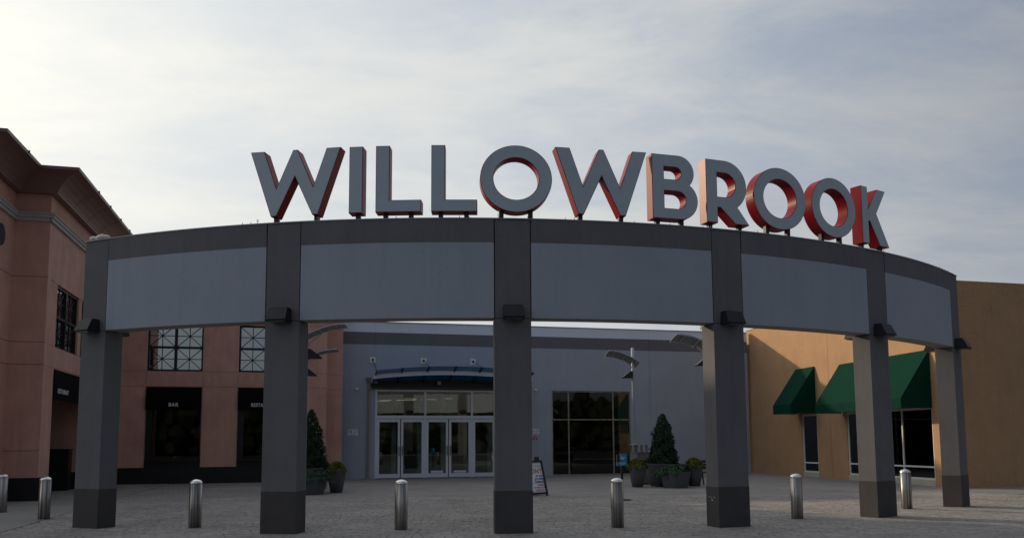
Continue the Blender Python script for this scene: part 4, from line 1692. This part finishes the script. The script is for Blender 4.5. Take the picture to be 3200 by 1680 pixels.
def bowl(label, x, y, rz):
    o = thing('bowl_planter', label, 'planter', (x, y, 0), rz, 'low hexagonal planters')
    hx = [(math.cos(R(60 * j)), math.sin(R(60 * j))) for j in range(6)]
    pot(o, hx, 0.54, 0.46, 0.58, 0.05)
    return o


def conifer(label, x, y, z, h, r, seed):
    o = thing('conifer', label, 'tree', (x, y, z), seed * 0.7, 'clipped conifers in tubs')
    m = MB()
    m.lathe([(0.05, -0.05), (0.04, 0.4), (0.025, h * 0.6), (0.008, h * 0.93)], 8)
    m.build('trunk', mat('bark', (0.06, 0.045, 0.035), 0.9), o)
    leaf_cloud('crown', conifer_pts(h, r), 12000, 0.06, CONIFER, o, seed)
    return o


big_tub('big square tub holding the conifer, behind the hexagonal bowl on the right', 5.52, 30.35, 0.12)
conifer('cone-shaped conifer in the tub between the third and fourth arch columns', 5.46, 30.35, 0.74, 1.86, 0.56, 3)
bowl('low hexagonal planter in front of the right conifer tub', 5.70, 29.35, 0.28)
tl = leaf_cloud('trailing_plant', mound_pts(0.58, 0.45, 0.24, 0.16), 1800, 0.07, TRAIL, None, 31)
tl.location = (5.58, 29.28, 0.52)
tag(tl, 'blue green plant spilling from the hexagonal bowl on the right', 'plant', 'trailing plants in bowls')
big_tub('big square tub holding the left conifer, mostly hidden by the second arch column', -6.90, 28.0, 0.1)
conifer('cone-shaped conifer half hidden by the second arch column', -6.74, 27.95, 0.74, 1.98, 0.56, 5)
bowl('low hexagonal planter showing right of the second arch column', -6.50, 26.75, 0.05)
tl = leaf_cloud('trailing_plant', mound_pts(0.56, 0.45, 0.26, 0.16), 1700, 0.07, TRAIL, None, 33)
tl.location = (-6.42, 26.7, 0.50)
tag(tl, 'blue green plant spilling from the bowl by the second arch column', 'plant', 'trailing plants in bowls')


# litter bins with a rail on top
def litter_bin(label, x, y, rz):
    o = thing('litter_bin', label, 'litter bin', (x, y, 0), rz, 'litter bins')
    m = MB()
    w = 0.335
    m.box(-w, w, -w, w, 0.05, 0.72)
    m.box(-w + 0.03, w - 0.03, -w + 0.03, w - 0.03, 0.0, 0.05)
    m.box(-w, w, -w, w, 0.90, 1.17)
    for sx in (-1, 1):
        for sy in (-1, 1):
            m.box(sx * w - (0.06 if sx > 0 else 0), sx * w + (0.06 if sx < 0 else 0), sy * w - (0.06 if sy > 0 else 0), sy * w + (0.06 if sy < 0 else 0), 0.72, 0.90)
    m.build('bin_body', BINM, o)
    box('bin_opening', BLACKMETAL, o, -w + 0.061, w - 0.061, -w + 0.05, w - 0.05, 0.721, 0.899)
    box('bin_top', BINM, o, -w - 0.02, w + 0.02, -w - 0.02, w + 0.02, 1.171, 1.20)
    m = MB()
    for sx in (-1, -0.35, 0.3, 1):
        for sy in (-1, 1):
            m.bar((sx * (w - 0.04), sy * (w - 0.04), 1.20), (sx * (w - 0.04), sy * (w - 0.04), 1.475), 0.028)
    m.build('rail_post', BINM, o)
    m = MB()
    m.box(-w - 0.02, w + 0.02, -w - 0.02, w + 0.02, 1.476, 1.505)
    m.build('rail_top', GALV, o)
    return o


lb = litter_bin('brown litter bin with a railed top between planter and conifer on the right', 4.93, 31.9, BA)
dup(lb, (-6.98, 29.9, 0), BA, 'brown litter bin mostly hidden behind the left conifer')

# ------------------------------------------------------------------ light poles with wing panels
def light_pole(label, x, y, rz, ptop, zl, zw, lw, tilt=0.22):
    """Pole with a flood light and a curved wing panel, both reaching to local -x."""
    o = thing('light_pole', label, 'light pole', (x, y, 0), rz, 'wing-topped light poles')
    m = MB()
    m.lathe([(0.056, -0.02), (0.056, zl - 0.3), (0.062, zl - 0.28), (0.062, ptop), (0.02, ptop + 0.015)], 18)
    m.build('pole', GALV, o)
    m = MB()
    prof = [(-0.05, -0.12), (-0.05, 0.13), (-0.14, 0.13), (-0.43, -0.10), (-0.42, -0.125)]
    m.hexa([(px, -0.17, zl + pz) for px, pz in prof], [(px, 0.17, zl + pz) for px, pz in prof])
    m.build('flood_light', BLACKMETAL, o)
    n = 12
    m = MB()
    edge_l, edge_r = MB(), MB()
    for i in range(n):
        q_ = []
        for t_ in (i / n, (i + 1) / n):
            px = 0.20 - (lw + 0.20) * t_
            pz = zw + 0.44 * math.sin(PI / 2 * t_ * 1.05) - 0.02
            q_.append((px, pz))
        (xa, za), (xb, zb) = q_
        wa, wb = 0.34, 0.34
        k_ = tilt * 0.34
        m.hexa([(xa, -wa, za + k_), (xb, -wb, zb + k_), (xb, wb, zb - k_), (xa, wa, za - k_)], [(xa, -wa, za + k_ + 0.012), (xb, -wb, zb + k_ + 0.012), (xb, wb, zb - k_ + 0.012), (xa, wa, za - k_ + 0.012)])
        for sy in (-1, 1):
            (edge_l if sy < 0 else edge_r).bar((xa, sy * wa, za - sy * k_ - 0.005), (xb, sy * wb, zb - sy * k_ - 0.005), 0.035, 0.035)
    w_ = m.build('wing_panel', WINGM, o)
    edge_l.build('edge_rail', GALV, w_)
    edge_r.build('edge_rail', GALV, w_)
    for t_ in (0.08, 0.45, 0.8):
        m = MB()
        px = 0.20 - (lw + 0.20) * t_
        pz = zw + 0.44 * math.sin(PI / 2 * t_ * 1.05) - 0.02
        m.bar((px, -0.34, pz - 0.03 + tilt * 0.34), (px, 0.34, pz - 0.03 - tilt * 0.34), 0.035, 0.03)
        m.build('cross_bar', GALV, w_)
    m = MB()
    m.bar((-0.02, 0, zw - 0.16), (-0.42, 0, zw + 0.19), 0.03)
    m.build('strut', GALV, o)
    return o


light_pole('pale light pole with a wing panel in front of the wide tinted window edge', 4.67, 32.0, R(6), 5.20, 4.16, 4.57, 1.02)
light_pole('light pole with a wing panel behind the fourth arch column', 6.32, 26.6, R(6), 4.95, 4.13, 4.48, 1.15)
light_pole('light pole half hidden behind the second arch column, its wing higher in view', -5.80, 23.3, R(180 + 6), 5.0, 4.11, 4.50, 1.10, -0.02)
light_pole('light pole half hidden behind the second arch column, its wing lower in view', -7.10, 28.3, R(180 + 6), 5.0, 4.02, 4.36, 1.12, -0.02)

# ------------------------------------------------------------------ sandwich board
sb = thing('sandwich_board', 'black framed white sandwich board with red and blue print beside the third arch column', 'sign board', (0.60, 25.46, 0), R(36))
lean = 0.27
TW, BH = 0.36, 1.0


def SBp(x, z, w):
    return (x, -0.33 + lean * z / BH * 1.12 + w, z)


m = MB()
for (a, b, c, d) in ((-TW, -TW + 0.075, 0.0, 1.05), (TW - 0.075, TW, 0.0, 1.05), (-TW + 0.05, TW - 0.05, 0.04, 0.10), (-TW + 0.05, TW - 0.05, 0.985, 1.05), (0.1, 0.26, 1.05, 1.16), (-0.26, -0.1, 1.05, 1.16)):
    m.box(a, b, 0.0, 0.035, c, d, lambda x, w, z: SBp(x, z, w))
m.box(-TW + 0.05, TW - 0.05, 0.02, 0.03, 0.10, 0.985, lambda x, w, z: SBp(x, z, w))
m.build('front_frame', BLACKMETAL, sb)
m = MB()
for (a, b, c, d) in ((-TW, -TW + 0.05, 0.0, 1.0), (TW - 0.05, TW, 0.0, 1.0), (-TW + 0.05, TW - 0.05, 0.04, 0.98)):
    m.box(a, b, 0.0, 0.03, c, d, lambda x, w, z: (x, 0.33 - lean * z / BH * 1.12 + w, z))
m.build('back_frame', BLACKMETAL, sb)
pn = MB()
pn.box(-TW + 0.055, TW - 0.055, 0.008, 0.018, 0.105, 0.98, lambda x, w, z: SBp(x, z, w))
panel = pn.build('poster', WHITEPAINT, sb)
tilt = math.atan2(lean * 1.12, BH)
for s, sz, z, mt, bo in (('OOK', 0.13, 0.83, GREYINK, 0.0), ('ONT', 0.20, 0.665, REDINK, 0.004), ('ng our', 0.10, 0.565, BLUEINK, 0.003), ('ers with', 0.10, 0.475, BLUEINK, 0.003), ('Parking!', 0.10, 0.39, BLUEINK, 0.003),
                         ('PARKING', 0.062, 0.30, REDINK, 0.001), ('UE INDICATES', 0.062, 0.225, REDINK, 0.001), ('A RED SPOT.', 0.062, 0.15, REDINK, 0.001)):
    p_ = SBp(TW - 0.085, z, 0.004)
    text('lettering', s, sz, mt, sb, p_, (R(90) - tilt, 0, 0), bold=bo, sx=0.9, align='RIGHT')
m = MB()
for (a, b, c, d) in ((-TW + 0.075, TW - 0.075, 0.95, 0.958), (-TW + 0.075, TW - 0.075, 0.125, 0.133), (TW - 0.083, TW - 0.075, 0.133, 0.95), (-TW + 0.075, -TW + 0.083, 0.133, 0.95), (-TW + 0.083, TW - 0.083, 0.37, 0.376)):
    m.box(a, b, 0.003, 0.0075, c, d, lambda x, w, z: SBp(x, z, w))
m.build('border_line', BLUEINK, sb)

# ------------------------------------------------------------------ blue notice on a stand
bs = thing('notice_stand', 'blue notice on a black floor stand behind a bollard', 'sign', (3.02, 23.15, 0), R(5))
m = MB()
m.lathe([(0.24, 0.0), (0.24, 0.012), (0.20, 0.03), (0.05, 0.05), (0.03, 0.06)], 28)
m.build('base_disc', BLACKMETAL, bs)
box('stand_post', BLACKMETAL, bs, -0.03, 0.03, 0.0, 0.05, 0.05, 1.0)
box('lower_board', BLUESIGN, bs, -0.16, 0.14, -0.03, -0.005, 0.94, 1.045)
box('upper_board', BLUESIGN, bs, -0.07, 0.14, -0.03, -0.005, 1.047, 1.27)
box('pocket', BLACKMETAL, bs, -0.15, -0.071, -0.06, -0.005, 1.047, 1.24)
for a, b, z in ((-0.055, 0.0, 1.20), (-0.055, 0.10, 1.165), (-0.055, 0.07, 1.14), (-0.055, 0.05, 1.12), (-0.10, 0.10, 1.01), (-0.04, 0.03, 0.975)):
    box('print_line', WHITEPAINT, bs, a, b, -0.033, -0.0305, z, z + 0.011)

# dark bench end showing beside the fourth column
bn = thing('bench', 'dark metal bench end partly hidden behind the fourth arch column', 'bench', (7.35, 31.6, 0), R(10))
m = MB()
m.bar((-0.28, -0.25, 0.0), (-0.2, 0.05, 0.42), 0.05)
m.bar((-0.28, 0.3, 0.0), (-0.2, 0.05, 0.42), 0.05)
m.bar((1.0, -0.25, 0.0), (0.95, 0.05, 0.42), 0.05)
m.bar((1.0, 0.3, 0.0), (0.95, 0.05, 0.42), 0.05)
m.build('leg_frame', BLACKMETAL, bn)
for y in (-0.2, -0.08, 0.04, 0.16):
    box('slat', BLACKMETAL, bn, -0.28, 1.05, y - 0.05, y + 0.05, 0.42, 0.45)
for z in (0.55, 0.67, 0.79):
    box('back_slat', BLACKMETAL, bn, -0.28, 1.05, 0.26 + z * 0.05, 0.285 + z * 0.05, z, z + 0.09)
m = MB()
m.bar((-0.2, 0.2, 0.44), (-0.2, 0.31, 0.9), 0.04)
m.bar((0.95, 0.2, 0.44), (0.95, 0.31, 0.9), 0.04)
m.build('back_post', BLACKMETAL, bn)

# ------------------------------------------------------------------ what the glass reflects: trees beyond the car park
def woods():
    rnd = random.Random(5)
    m = MB()
    for i in range(260):
        x = -130 + i + rnd.uniform(-1, 1)
        y = -62 + rnd.uniform(-5, 5)
        h = rnd.uniform(6.0, 11.5)
        for kx in range(9):
            a = rnd.uniform(0, 2 * PI)
            z = rnd.uniform(0.4, h)
            rr = rnd.uniform(0.8, 2.0)
            c = (x + rnd.uniform(-2, 2), y + rnd.uniform(-2, 2))
            m.lathe([(rr * 0.3, z - rr), (rr, z - rr * 0.3), (rr * 0.9, z + rr * 0.4), (rr * 0.2, z + rr)], 6, c, False, a)
    o = m.build('woods', WOODS, None, recalc=False)
    tag(o, kind='stuff')


woods()
